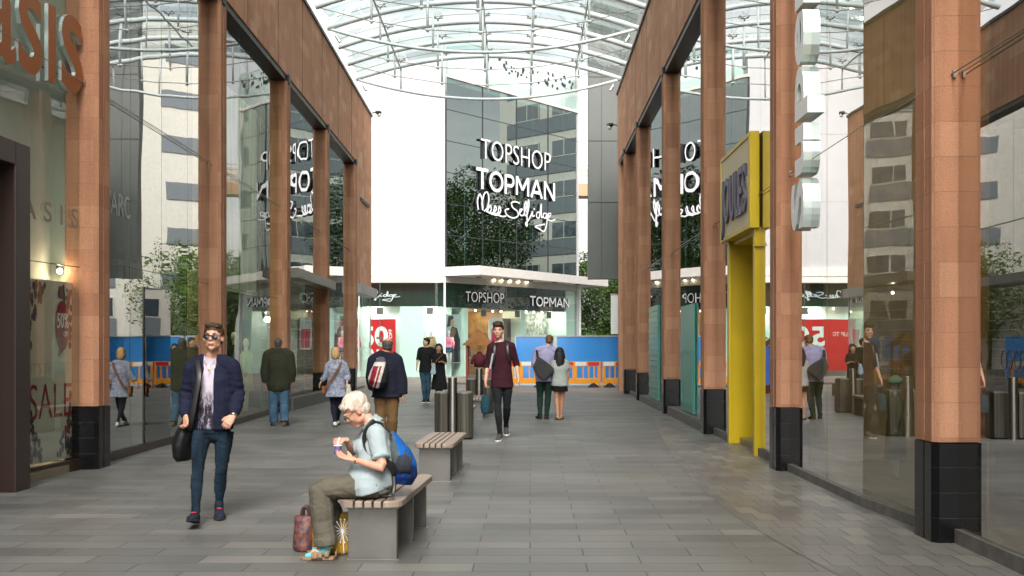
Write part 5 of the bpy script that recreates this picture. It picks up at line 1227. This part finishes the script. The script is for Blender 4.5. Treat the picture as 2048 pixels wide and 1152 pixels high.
# open jacket
m = MB(); shc = (q['sh0'] + q['sh1']) / 2; hc_ = (q['hip0'] + q['hip1']) / 2
m.tube([hc_ + UP * .02, hc_ + UP * .07, hc_ + UP * .30, shc - UP * .12, shc - UP * .02, lerp(shc, q['neck'], .9)], [(.175, .138), (.18, .142), (.188, .145), (.195, .148), (.175, .125), (.095, .095)], 22, side=(1, 0, 0))
m.tube([q['neck'], q['neck'] + V((0, 0, .055))], [(.092, .088), (.088, .084)], 16, side=(1, 0, 0))
for k in '01':
    m.tube([lerp(q['sh' + k], q['neck'], .8) + UP * .01, lerp(q['sh' + k], q['neck'], .4), q['sh' + k]], [.078, .078, .078], 12); m.ell(q['sh' + k] + V((0, 0, -.005)), .079)
    limb(m, [q['sh' + k], q['el' + k], q['wr' + k]], [(0, .078), (.3, .072), (.7, .064), (1, .060), (1.3, .060), (1.7, .054), (1.86, .047), (1.9, .036), (1.97, .036)])
nk = q['neck']
def jcut(p):
    z = p.z; fx = p.x - shc.x; front = p.y < shc.y - .02
    w0 = -.052 + (1.36 - z) * -.10 if z < 1.42 else -.06; w1 = .050 if z < 1.40 else .06
    if front and w0 < fx < w1 and z > .80: return True
    if z > nk.z + .04: return True
    return (p - nk - UP * .05).length < .068 or (z < hc_.z + .022 and abs(fx) < .15)
def jfold(p):
    r = 0
    for k in '01':
        d_ = (p - q['el' + k]).length
        if d_ < .2: r += .006 * math.sin(p.z * 95 + p.x * 20) * (1 - d_ / .2)
    return r
voxel('jacket', m, .007, [navy, mat('jacket_rib', (.008, .009, .018), .9, bump=.6, bscale=40, stretch=(1, 1, .1))], p1.root, 3, disp=.007, dscale=6, dstretch=(1, 1, 1.8), cut=jcut, solid=.006, fold=jfold)
strap('bag_strap', [q['sh0'] + V((.075, .03, .10)), q['sh0'] + V((.07, -.09, .06)), P(398, 752, Y1 - .172), P(391, 795, Y1 - .185), P(383, 838, Y1 - .16), P(378, 862, Y1 - .08)], .052, M['black'], p1.root, V((1, 0, 0)))
m = MB(); m.tube([P(378, 838, Y1 + .02), P(374, 862, Y1 + .04), P(368, 888, Y1 + .05), P(367, 912, Y1 + .05), P(368, 921, Y1 + .05)], [(.05, .10), (.085, .17), (.10, .2), (.085, .18), (.06, .15)], 14, side=(1, 0, 0))
bg1 = voxel('shoulder_bag', m, .01, [fab('black_nylon', (.008, .008, .009), rough=.55)], p1.root, 3, disp=.006)
tag(bg1, None); wb = thing('shoulder_bag', tuple(P(370, 880, Y1 + .04)), 'black shoulder bag hanging at the hip of the man in sunglasses', 'bag'); bg1.parent = wb; bg1.name = 'bag_body'; bg1.location = wloc(p1.root) - wloc(wb)
w1 = q['wr1']; d_ = (w1 - q['el1']).normalized(); MB().tube([w1 - d_ * .012, w1 + d_ * .012], .031, 14).build('watch', M['steel'], p1.root, smooth=True)
MB().tube([nk + V((-.045, -.10, -.005)), nk + V((-.02, -.135, -.05)), nk + V((0.008, -.14, -.085)), nk + V((.035, -.13, -.05)), nk + V((.055, -.10, -.005))], .0022, 5).ell(nk + V((.008, -.143, -.095)), (.009, .004, .014)).build('pendant', mat('gold', (.7, .42, .1), .25, metal=1), p1.root)

# ---------------- the seated woman
Y2 = 8.35
grey = fab('khaki_walking_trousers', (.105, .095, .072), var=.15, vscale=8); polo = fab('pale_grey_polo', (.33, .39, .41), var=.05, vscale=10, bscale=300)
p2 = person('grey haired woman with a backpack sitting side on and eating from a small pot', Y2, {
    'head': (713, 821, 0.0), 'neck': (747, 852, 0.0), 'sh0': (752, 868, -.15), 'sh1': (742, 866, .17), 'el0': (766, 936, -.27), 'el1': (706, 904, .17), 'wr0': (707, 919, -.22), 'wr1': (692, 880, -.03),
    'hip0': (757, 968, -.10), 'hip1': (757, 968, .12), 'kn0': (638, 978, -.12), 'kn1': (650, 982, .14), 'an0': (652, 1085, -.12), 'an1': (664, 1072, .12), 'toe0': (619, 1109, -.13), 'toe1': (632, 1098, .10)},
    (-.76, -.14, -.66), 1.03, 'old', 'f', 'short_full', HW, .006, (-1, 0, 0), .72, 'trousers', polo, grey, None, ease=.018, legease=.026, kneew=1.5, glasses='wire',
    spine=[(751, 935, 0), (752, 895, 0)], torso=[(0, .165, .125), (.15, .17, .142), (.35, .162, .148), (.55, .158, .135), (.75, .158, .125), (.9, .15, .10), (1.0, .11, .075)], roll=0., build=.98,
    hands={'0': dict(d=(-1, .30, .22), n=(.1, .35, 1), t=(-.1, 1, .3), curl=(.25, .3, .2), fr=.0085), '1': dict(d=(-.72, -.50, .05), n=(.2, -.35, -.9), t=(.1, -.95, -.1), curl=(1.15, 1.2, .7), fr=.009)}, eyes=True, topname='polo_shirt', leg_amp=.007, wr_amp=.006, collar=None)
q = p2.q
# collar and hem of the polo
cd = (q['head'] - q['neck']).normalized(); m = MB(); m.tube([q['neck'] - cd * .015, q['neck'] + cd * .03, q['neck'] + cd * .06], [(.092, .088), (.080, .078), (.086, .082)], 18, side=(0, 1, 0))
voxel('collar', m, .006, [fab('polo_collar', (.30, .38, .38))], p2.root, 1, cut=lambda p: (p - q['neck']).dot(cd) > .05 or (p - q['neck']).cross(cd).length < .066, solid=.004)
for k in '01':
    e0 = lerp(q['sh' + k], q['el' + k], .66); e1 = lerp(q['sh' + k], q['el' + k], .74); MB().tube([e0, e1], [.069, .0695], 20).build('sleeve_cuff', bpy.data.materials['polo_collar'], p2.root, smooth=True)
m = MB(); m.tube([P(745, 925, Y2), P(742, 950, Y2), P(741, 968, Y2), P(744, 982, Y2)], [(.175, .160), (.225, .172), (.24, .170), (.238, .150)], 22, side=(0, 1, 0))
voxel('shirt_hem', m, .007, [polo], p2.root, 3, disp=.007, dscale=9)
# pot and spoon held in the hands
pot = thing('food_pot', tuple(P(675, 908, Y2 - .14)), 'small purple yoghurt pot held in the hand of the seated woman', 'pot')
pc = P(675, 908, Y2 - .135); MB().tube([pc, pc + V((.002, 0, .062))], [.024, .032], 20).build('cup', mat('purple_foil', (.05, .03, .13), .3, col2=(.25, .2, .4), vscale=60), pot, smooth=False)
MB().tube([pc + V((.002, 0, .0622)), pc + V((.002, 0, .066))], [.0335, .0335], 20).build('rim', M['white_p'], pot)
sp = MB().tube([pc + V((0, 0, .045)), pc + V((.006, .010, .09)), pc + V((.012, .02, .125))], [.004, .0035, .004], 6)
tag(sp.build('spoon', M['white_p'], origin=tuple(pc)), 'small white spoon dipped in the purple pot', 'spoon')
d_ = (q['wr0'] - q['el0']).normalized(); MB().tube([q['wr0'] - d_ * .03, q['wr0'] - d_ * .018], .028, 14).build('bracelet', bpy.data.materials['gold'], p2.root, smooth=True)
# sandals and socks
sock = fab('turquoise_sock', (.10, .42, .48)); sandal = fab('tan_sandal_leather', (.26, .17, .10), rough=.7)
for k in '01':
    a, t_ = q['an' + k], q['toe' + k]; h_ = a + V((.03, 0, 0)); h_.z = .055; t_ = V((t_.x, t_.y, .035))
    m = MB(); m.tube([a + UP * .06, a, lerp(a, h_, .6), ], [.038, .040, .042], 12); m.tube([h_, lerp(h_, t_, .35) + UP * .02, lerp(h_, t_, .7), t_ + V((-.03, 0, -.004))], [(.034, .036), (.038, .040), (.043, .028), (.03, .018)], 12, side=(0, 1, 0))
    sk_ = voxel('sock', m, .006, [sock], p2.root, 2)
    u = V((-1, 0, 0)); L_ = h_.x - t_.x + .075
    pl = [(.045, 0), (.03, .038), (-.06, .036), (-.16, .048), (-L_ + .03, .04), (-L_, .0), (-L_ + .03, -.04), (-.16, -.048), (-.06, -.036), (.03, -.038)]
    sn = MB().prism([(h_.x + x, h_.y + y) for x, y in pl], .003, .026).build('sandal_sole', sandal, p2.root, bevel=.005)
    for t, r1, r2, wd in ((.12, .047, .046, .02), (.42, .052, .050, .017), (.66, .054, .043, .02), (.80, .050, .037, .012)):
        c = lerp(h_, t_, t); ring = [c + V((0, (r1) * math.cos(a_), -.012 + (r2) * math.sin(a_))) for a_ in np.linspace(R(-20), R(200), 13)]
        MB().tube(ring, [(.003, wd)] * 13, 6, side=[(p - c + V((0, 0, .012))).normalized() for p in ring]).build('sandal_strap', sandal, sn, smooth=True)
    MB().tube([h_ + V((.048, -.03, -.02)), h_ + V((.052, 0, .0)), h_ + V((.048, .03, -.02))], [(.006, .03)] * 3, 8, side=(1, 0, 0)).build('sandal_strap', sandal, sn, smooth=True)
# backpack
bp = thing('backpack', tuple(P(808, 960, Y2 + .02)), 'blue and grey rucksack on the back of the seated woman', 'backpack')
gr_, bl_, nv_ = fab('grey_ripstop', (.07, .085, .085)), fab('bright_blue_nylon', (.008, .10, .38), rough=.6), fab('royal_blue_nylon', (.006, .032, .15), rough=.6)
m = MB(); m.tube([P(779, 866, Y2 + .02), P(787, 882, Y2 + .02), P(798, 905, Y2 + .02), P(806, 930, Y2 + .02), P(807, 950, Y2 + .02), P(804, 966, Y2 + .02)], [(.07, .025), (.12, .055), (.15, .085), (.16, .105), (.155, .108), (.12, .075)], 18, side=(0, 1, 0))
def bpick(p):
    px = CX + p.x / p.y * F; py = CY - (p.z - H) / p.y * F
    if py > 928 + (px - 800) * .15: return 2
    if px > 806 + (py - 880) * .32 or (py < 905 and px > 800): return 1
    if px < 790 + (py - 880) * .30: return 0
    return 1 if py < 915 else 2
voxel('pack_body', m, .009, [gr_, bl_, nv_], bp, 3, disp=.008, dscale=9, pick=bpick)
m = MB(); m.tube([P(793, 925, Y2 - .13), P(803, 928, Y2 - .14), P(822, 930, Y2 - .12)], [(.03, .05), (.045, .075), (.03, .06)], 10, side=(0, 1, 0)); voxel('side_pocket', m, .008, [mat('black_mesh_pocket', (.015, .018, .03), .8)], bp, 3)
for k, (dy) in ((0, -.13), (1, .15)):
    strap('shoulder_strap', [P(783, 872, Y2 + dy), P(770, 850, Y2 + dy * .95), P(752, 843, Y2 + dy * .9 - .02), P(737, 856, Y2 + dy - .035), P(731, 880, Y2 + dy - .02), P(742, 905, Y2 + dy * 1.15), P(775, 925, Y2 + dy * 1.5), P(792, 948, Y2 + dy)], .055, M['black'], bp, [V((0, 1, 0))] * 11 + [V((.9, .5, 0))] * 40)
for (a, b, c) in (((818, 905), (822, 930), (824, 958)), ((812, 900), (806, 920), (811, 945))): strap('compression_strap', [P(*a, Y2 - .135), P(*b, Y2 - .155), P(*c, Y2 - .11)], .012, M['black'], bp, V((1, 0, 0)))
strap('waist_strap', [P(787, 950, Y2 - .12), P(788, 975, Y2 - .14), P(784, 990, Y2 - .17)], .03, M['black'], bp, V((1, 0, 0)))
MB().tube([P(784, 988, Y2 - .18), P(778, 992, Y2 - .19), P(768, 993, Y2 - .18)], .008, 6).bar(P(780, 984, Y2 - .18), P(788, 994, Y2 - .18), .03, .012).build('buckle', M['black'], bp)
# carrier bags behind her legs
def carrier(name, cx, base_y, w_, d_, h_, mt, label, handle_m, lean=0.):
    t = thing(name, (cx, base_y, 0), label, 'bag'); m = MB()
    m.tube([V((cx, base_y, .004)), V((cx, base_y, .03)), V((cx + lean * .5, base_y, h_ * .55)), V((cx + lean, base_y, h_ - .02)), V((cx + lean, base_y, h_))], [(w_ * .60, d_ * .60), (w_ * .66, d_ * .68), (w_ * .66, d_ * .6), (w_ * .64, d_ * .35), (w_ * .62, d_ * .28)], 4 if False else 20, side=(1, 0, 0))
    voxel('bag_body', m, .009, [mt], t, 2, disp=.010, dscale=10)
    for dy in (-.03, .04):
        pts = catmull([V((cx + lean - w_ * .25, base_y + dy, h_ - .03)), V((cx + lean - w_ * .15, base_y + dy, h_ + .06)), V((cx + lean + w_ * .12, base_y + dy, h_ + .06)), V((cx + lean + w_ * .25, base_y + dy, h_ - .03))], 4)
        MB().tube(pts, [(.004, .013)] * len(pts), 6, side=(0, 1, 0)).build('handle', handle_m, t, smooth=True)
    return t
must = fab('mustard_carrier', (.36, .20, .02), var=.18, vscale=5, rough=.5); flor = mat('dark_floral_carrier', (.015, .02, .045), .6, col2=(.20, .06, .03), vscale=30, detail=6)
cb = carrier('carrier_bag', (667 - CX) / F * 8.52, 8.52, .25, .16, .31, must, 'mustard yellow carrier bag with a white seed head print behind the trouser legs', mat('brown_handle', (.06, .03, .015), .6))
m = MB(); c0 = P(685, 1062, 8.405); rg = random.Random(2)
m.bar(c0, c0 + V((.012, 0, -.17)), .005, .004, up=(0, 1, 0))
for k in range(14):
    a = k * 2 * math.pi / 14; e_ = c0 + V((math.cos(a) * .07, 0, math.sin(a) * .09)); m.bar(c0, e_, .003, .003, up=(0, 1, 0)); m.ell(e_, (.006, .003, .006), n=6, m=4)
m.build('seed_head_print', M['white_p'], cb)
carrier('carrier_bag', (610 - CX) / F * 8.62, 8.62, .14, .16, .27, flor, 'dark floral patterned carrier bag leaning left of the mustard bag', mat('dark_handle', (.04, .01, .01), .6), .01)

# ---------------- man in the maroon jumper
Y3 = 18.7
p3 = person('tall young man in a maroon jumper and black jeans carrying a teal bag', Y3, {
    'head': (996.5, 662, -.03), 'neck': (1000, 685, .02), 'sh0': (983, 695, 0), 'sh1': (1022, 693, 0), 'el0': (975, 732, .05), 'el1': (1033, 728, .08), 'wr0': (971, 763, -.08), 'wr1': (1037, 759, -.05),
    'hip0': (995, 767, 0), 'hip1': (1014, 767, 0), 'kn0': (995, 812, -.10), 'kn1': (1014, 812, .05), 'an0': (1000, 868, -.05), 'an1': (1012, 853, .35), 'toe0': (995, 880, -.28), 'toe1': (1013, 868, .18)},
    (-.12, -1, -.02), 1.12, 'fair', 'm', 'tousled', HB, .009, (0, -1, 0), 1.15, 'trousers', fab('maroon_jumper', (.035, .008, .014), bscale=150), fab('black_denim', (.012, .013, .015), var=.4, vscale=4), fab('grey_canvas_shoe', (.06, .055, .05)), hem=.07, ease=.016, legease=.010, build=1.03, topname='jumper', soles=M['white_p'],
    hands={'0': dict(d=(0, -.1, -1), n=(1, 0, 0), t=(0, -1, 0), curl=(1.1, 1.0, .8))})
q = p3.q
strap('rucksack_strap', [q['sh0'] + V((.07, .03, .09)), q['sh0'] + V((.06, -.10, .04)), q['sh0'] + V((.05, -.15, -.12)), q['sh0'] + V((.02, -.10, -.30))], .05, M['black'], p3.root, V((1, 0, 0)))
strap('rucksack_strap', [q['sh1'] + V((-.07, .03, .09)), q['sh1'] + V((-.06, -.10, .04)), q['sh1'] + V((-.05, -.15, -.12)), q['sh1'] + V((-.02, -.10, -.26))], .05, M['black'], p3.root, V((1, 0, 0)))
MB().bar(q['sh0'] + V((.03, -.17, -.1)), q['sh0'] + V((-.02, -.16, -.36)), .03, .01, up=(0, 1, 0)).build('webbing_tail', mat('grey_webbing', (.3, .32, .33), .7), p3.root)
MB().tube([q['neck'] + V((0, -.01, .005)), q['neck'] + V((0, -.012, .03))], [(.074, .07), (.068, .064)], 18, side=(1, 0, 0)).build('neckband', fab('white_tee_neck', (.6, .58, .56)), p3.root, smooth=True)
tb = thing('hand_bag', tuple(P(971, 828, Y3 - .1)), 'dark teal cloth bag carried by the man in the maroon jumper', 'bag')
m = MB(); m.tube([P(972, 790, Y3 - .1), P(972, 800, Y3 - .1), P(971, 815, Y3 - .1), P(971, 827, Y3 - .1)], [(.07, .05), (.085, .07), (.088, .08), (.07, .06)], 12, side=(1, 0, 0)); voxel('bag_body', m, .012, [fab('dark_teal_cloth_bag', (.012, .045, .06))], tb, 3, disp=.008)
for dy in (-.03, .03): MB().tube([P(968, 793, Y3 - .1 + dy), P(970, 777, Y3 - .1), P(975, 793, Y3 - .1 + dy)], .007, 6).build('handle', fab('black_webbing_handle', (.01, .01, .012)), tb)

# ---------------- couple
Y4 = 24.1
p4 = person('man in a lilac shirt with his arm round a woman, seen from behind', Y4, {
    'head': (1099, 682, .03), 'neck': (1096, 695, 0), 'sh0': (1076, 701, 0), 'sh1': (1111, 702, 0), 'el0': (1068, 726, -.02), 'el1': (1115, 729, -.05), 'wr0': (1071, 748, .1), 'wr1': (1132, 734, -.14),
    'hip0': (1081, 760, 0), 'hip1': (1097, 760, 0), 'kn0': (1080, 795, .05), 'kn1': (1096, 795, .0), 'an0': (1080, 829, -.08), 'an1': (1093, 831, -.1), 'toe0': (1074, 834, .15), 'toe1': (1093, 836, .12)},
    (.2, 1, -.35), 1.02, 'fair', 'm', 'crop', HBR, .010, (0, 1, 0), 1.0, 'trousers', fab('lilac_shirt_cloth', (.33, .30, .46), var=.08), fab('dark_green_trousers', (.012, .028, .022)), fab('dark_brown_shoe', (.03, .012, .01), rough=.4), hem=.03, ease=.022, legease=.016, build=1.03, sleeve2=(1.3, 1.0),
    hands={'1': dict(d=(1, -.1, 0), n=(0, 1, -.3), t=(.2, 0, 1), curl=(.3, .4, .4))})
mbag = thing('messenger_bag', tuple(P(1087, 758, Y4 - .2)), 'dark grey messenger bag slung across the back of the man in lilac', 'bag')
pts = [(1076, 713), (1067, 731), (1066, 737), (1072, 746), (1084, 759), (1090, 760), (1107, 744), (1108, 738), (1100, 729), (1084, 717)]
m = MB(); m.slab([P(a, b, Y4 - .30) for a, b in pts], (0, .10, 0)); voxel('bag_body', m, .012, [fab('grey_canvas_bag', (.045, .045, .043))], mbag, 5, disp=.01)
strap('bag_strap', [P(1074, 697, Y4 - .02), P(1074, 705, Y4 - .15), P(1076, 716, Y4 - .25)], .05, fab('dark_maroon_strap', (.03, .012, .02)), mbag, V((1, 0, 0)))
p5 = person('woman with long black hair and black shorts held by the man in lilac', 23.95, {
    'head': (1119, 707, .02), 'neck': (1121, 721, 0), 'sh0': (1110, 727, 0), 'sh1': (1131, 727, 0), 'el0': (1107, 746, 0), 'el1': (1137, 746, 0), 'wr0': (1108, 762, -.02), 'wr1': (1133, 772, .0),
    'hip0': (1114, 770, 0), 'hip1': (1126, 770, 0), 'kn0': (1113.5, 798, .0), 'kn1': (1124, 798, .05), 'an0': (1116, 832, -.12), 'an1': (1122.5, 831, .05), 'toe0': (1112, 837, .0), 'toe1': (1124, 836, .2)},
    (-.1, 1, -.1), .98, 'tan', 'f', 'long', HBK, .010, (0, 1, 0), .6, 'shorts', fab('pale_grey_top', (.36, .38, .35)), fab('black_shorts', (.008, .008, .009)), fab('tan_sandal', (.35, .22, .12)), hem=.02, ease=.03, build=.95)

# ---------------- others
p6 = person('stout man in an olive green jacket and blue jeans walking away', 22.0, {
    'head': (557, 688.5, .02), 'neck': (557, 702, 0), 'sh0': (537, 711, 0), 'sh1': (577, 711, 0), 'el0': (530, 742, .0), 'el1': (583.5, 741, 0), 'wr0': (532, 766, .05), 'wr1': (582, 765, .05),
    'hip0': (548.5, 779, 0), 'hip1': (567, 779, 0), 'kn0': (547, 810, .0), 'kn1': (568, 810, .0), 'an0': (547.5, 843, .05), 'an1': (569, 842, -.1), 'toe0': (545, 850, .25), 'toe1': (575, 847, .08)},
    (0, 1, 0), .95, 'tan', 'm', 'crop', HG, .010, (0, 1, 0), 1.9, 'trousers', fab('olive_jacket_cloth', (.028, .030, .018)), fab('mid_blue_denim', (.035, .085, .15), col2=(.07, .14, .21), vscale=5), fab('tan_boot', (.16, .09, .04)), hem=.0, ease=.05, legease=.025, kneew=1.4, build=1.12, collar=fab('olive_collar', (.03, .03, .016)), topname='jacket')
MB().tube([P(558, 774, 22.0), P(558, 778, 22.0), P(558, 781.5, 22.0)], [(.185, .14), (.187, .145), (.18, .14)], 20, side=(1, 0, 0)).build('shirt_tail', fab('checked_shirt', (.5, .48, .48), var=.3, vscale=20), p6.root, smooth=True)
p7 = person('blonde woman in a patterned blue tunic with a tan bag strap, walking away', 21.9, {
    'head': (671.5, 709, .02), 'neck': (673, 723, 0), 'sh0': (658, 731, 0), 'sh1': (688, 731, 0), 'el0': (651, 752, 0), 'el1': (696, 752, .02), 'wr0': (642, 764, .0), 'wr1': (694, 765, -.08),
    'hip0': (666, 780, 0), 'hip1': (679, 780, 0), 'kn0': (667, 812, .0), 'kn1': (678, 812, .05), 'an0': (670, 843, -.15), 'an1': (675, 840, .25), 'toe0': (669, 849, .05), 'toe1': (677, 847, .4)},
    (.05, 1, 0), 1.0, 'fair', 'f', 'bob', HBL, .010, (0, 1, 0), 1.75, 'trousers', fab('blue_grey_patterned_tunic', (.16, .18, .25), col2=(.34, .35, .42), vscale=26), fab('navy_leggings', (.010, .011, .022)), fab('white_trainer', (.55, .55, .53)), hem=.13, flare=.055, ease=.022, legease=.006, build=1.05, topname='tunic')
tanl = fab('tan_leather', (.20, .075, .025), rough=.6)
hb = thing('shoulder_bag', tuple(P(647, 780, 21.8)), 'small tan leather bag at the left hip of the blonde woman', 'bag')
m = MB(); m.slab([P(a, b, 21.75) for a, b in ((643, 772), (652, 774), (652, 784), (648, 790), (643, 786))], (0, .14, 0)); voxel('bag_body', m, .012, [tanl], hb, 3)
strap('bag_strap', [P(683, 724, 21.82), P(676, 737, 21.7), P(664, 757, 21.69), P(650, 777, 21.7)], .04, tanl, hb, V((1, 0, .6)))
cr = thing('tote_bag', tuple(P(696, 790, 21.8)), 'cream tote bag held by the blonde woman', 'bag')
m = MB(); m.slab([P(a, b, 21.75) for a, b in ((693, 768), (700, 769), (703, 792), (691, 792))], (0, .10, 0)); voxel('bag_body', m, .012, [fab('cream_cotton', (.48, .45, .36))], cr, 3)
p8 = person('balding man in a navy coat and tan trousers with a rucksack, walking away', 17.0, {
    'head': (775.5, 692, .03), 'neck': (771, 709, 0), 'sh0': (749, 722, 0), 'sh1': (792, 721, 0), 'el0': (742, 752, .03), 'el1': (803, 756, 0), 'wr0': (746, 778, .15), 'wr1': (806, 790, -.02),
    'hip0': (763, 790, 0), 'hip1': (784, 790, 0), 'kn0': (761, 838, .0), 'kn1': (785, 838, .02), 'an0': (763, 884, -.1), 'an1': (781, 882, .15), 'toe0': (761, 895, .1), 'toe1': (783, 892, .35)},
    (.05, 1, 0), 1.02, 'tan', 'm', 'bald', HG, .010, (0, 1, 0), 1.95, 'trousers', fab('dark_navy_coat', (.009, .010, .020)), fab('tan_chinos', (.13, .075, .032), var=.2, vscale=4), fab('brown_leather_shoe', (.05, .03, .015)), hem=.03, flare=.02, ease=.045, legease=.022, kneew=1.3, build=1.08, topname='coat')
rk = thing('rucksack', tuple(P(757, 772, 16.8)), 'red, cream and grey rucksack hanging from the left shoulder of the balding man', 'rucksack')
def rpick(p):
    px = CX + p.x / p.y * F; py = CY - (p.z - H) / p.y * F; u = px - 755 - (745 - py) * .28
    if py < 724: return 2
    if -12 < u < 5 and py > 732: return 0 if not -1.5 < u < 1 else 1
    return 1 if u < 11 else 3
m = MB(); m.tube([P(764, 715, 16.74), P(761, 728, 16.70), P(758, 745, 16.66), P(755, 760, 16.66), P(754, 771, 16.70)], [(.05, .04), (.10, .08), (.135, .12), (.15, .13), (.12, .09)], 16, side=(1, 0, 0))
voxel('pack_body', m, .010, [fab('red_nylon', (.16, .01, .02), rough=.6), fab('cream_nylon', (.45, .42, .38), rough=.7), fab('grey_purple_nylon', (.07, .06, .08)), fab('black_pack_side', (.015, .015, .018))], rk, 2, disp=.006, pick=rpick)
strap('shoulder_strap', [P(758, 722, 16.85), P(755, 710, 16.95), P(758, 706, 17.05)], .05, bpy.data.materials['cream_nylon'], rk, V((1, 0, 0)))
p9 = person('dark haired man in a black open shirt and jeans looking to his side', 30.9, {
    'head': (852.3, 684.5, -.02), 'neck': (852.6, 695.5, 0), 'sh0': (840.5, 700, 0), 'sh1': (864, 700, 0), 'el0': (836, 719, .03), 'el1': (868, 717, .03), 'wr0': (833.5, 734, -.08), 'wr1': (868, 731, -.1),
    'hip0': (845.5, 743, 0), 'hip1': (856, 743, 0), 'kn0': (847, 769, -.05), 'kn1': (857.5, 769, .03), 'an0': (849, 797, -.1), 'an1': (855.5, 798, .05), 'toe0': (846.5, 804, -.32), 'toe1': (857, 804, -.18)},
    (-.9, -.5, 0), 1.0, 'asian', 'm', 'crop', HBK, .012, (0, -1, 0), 1.1, 'trousers', fab('black_shirt', (.010, .010, .011)), fab('blue_jeans', (.015, .045, .075), col2=(.04, .09, .12), vscale=5), fab('black_trainer', (.012, .012, .014)), hem=.02, ease=.02, legease=.014, soles=M['white_p'], eyes=True)
p10 = person('dark haired woman in a black dress with an orange bag strap, walking beside him', 30.6, {
    'head': (877.5, 696.5, -.02), 'neck': (878, 707.5, 0), 'sh0': (870, 712, 0), 'sh1': (887.5, 712, 0), 'el0': (866.5, 727, .02), 'el1': (891.5, 727, 0), 'wr0': (866, 728, -.2), 'wr1': (883, 723, -.2),
    'hip0': (874.5, 752, 0), 'hip1': (882.5, 752, 0), 'kn0': (874.5, 776, 0), 'kn1': (882.5, 776, 0), 'an0': (875, 803, 0), 'an1': (881, 803, .1), 'toe0': (874, 808, -.2), 'toe1': (882, 808, -.1)},
    (.1, -1, 0), 1.0, 'asian', 'f', 'long', HBK, .012, (0, -1, 0), .9, 'trousers', fab('black_dress', (.009, .009, .010)), fab('black_tights', (.01, .01, .011)), fab('black_flat_shoe', (.012, .012, .013)), hem=.38, flare=.05, ease=.02, legease=.004, build=.98, topname='dress')
hb = thing('shoulder_bag', tuple(P(865, 745, 30.3)), 'pale grey blue bag on an orange strap carried by the woman in black', 'bag')
m = MB(); m.slab([P(a, b, 30.2) for a, b in ((865, 727), (870, 727), (872, 747), (868, 750), (860, 747))], (0, .12, 0)); voxel('bag_body', m, .014, [fab('pale_blue_bag', (.32, .38, .44))], hb, 3)
strap('bag_strap', [P(885, 708, 30.4), P(878, 716, 30.3), P(868, 728, 30.22)], .035, fab('orange_strap', (.4, .10, .03)), hb, V((1, 0, 1)))
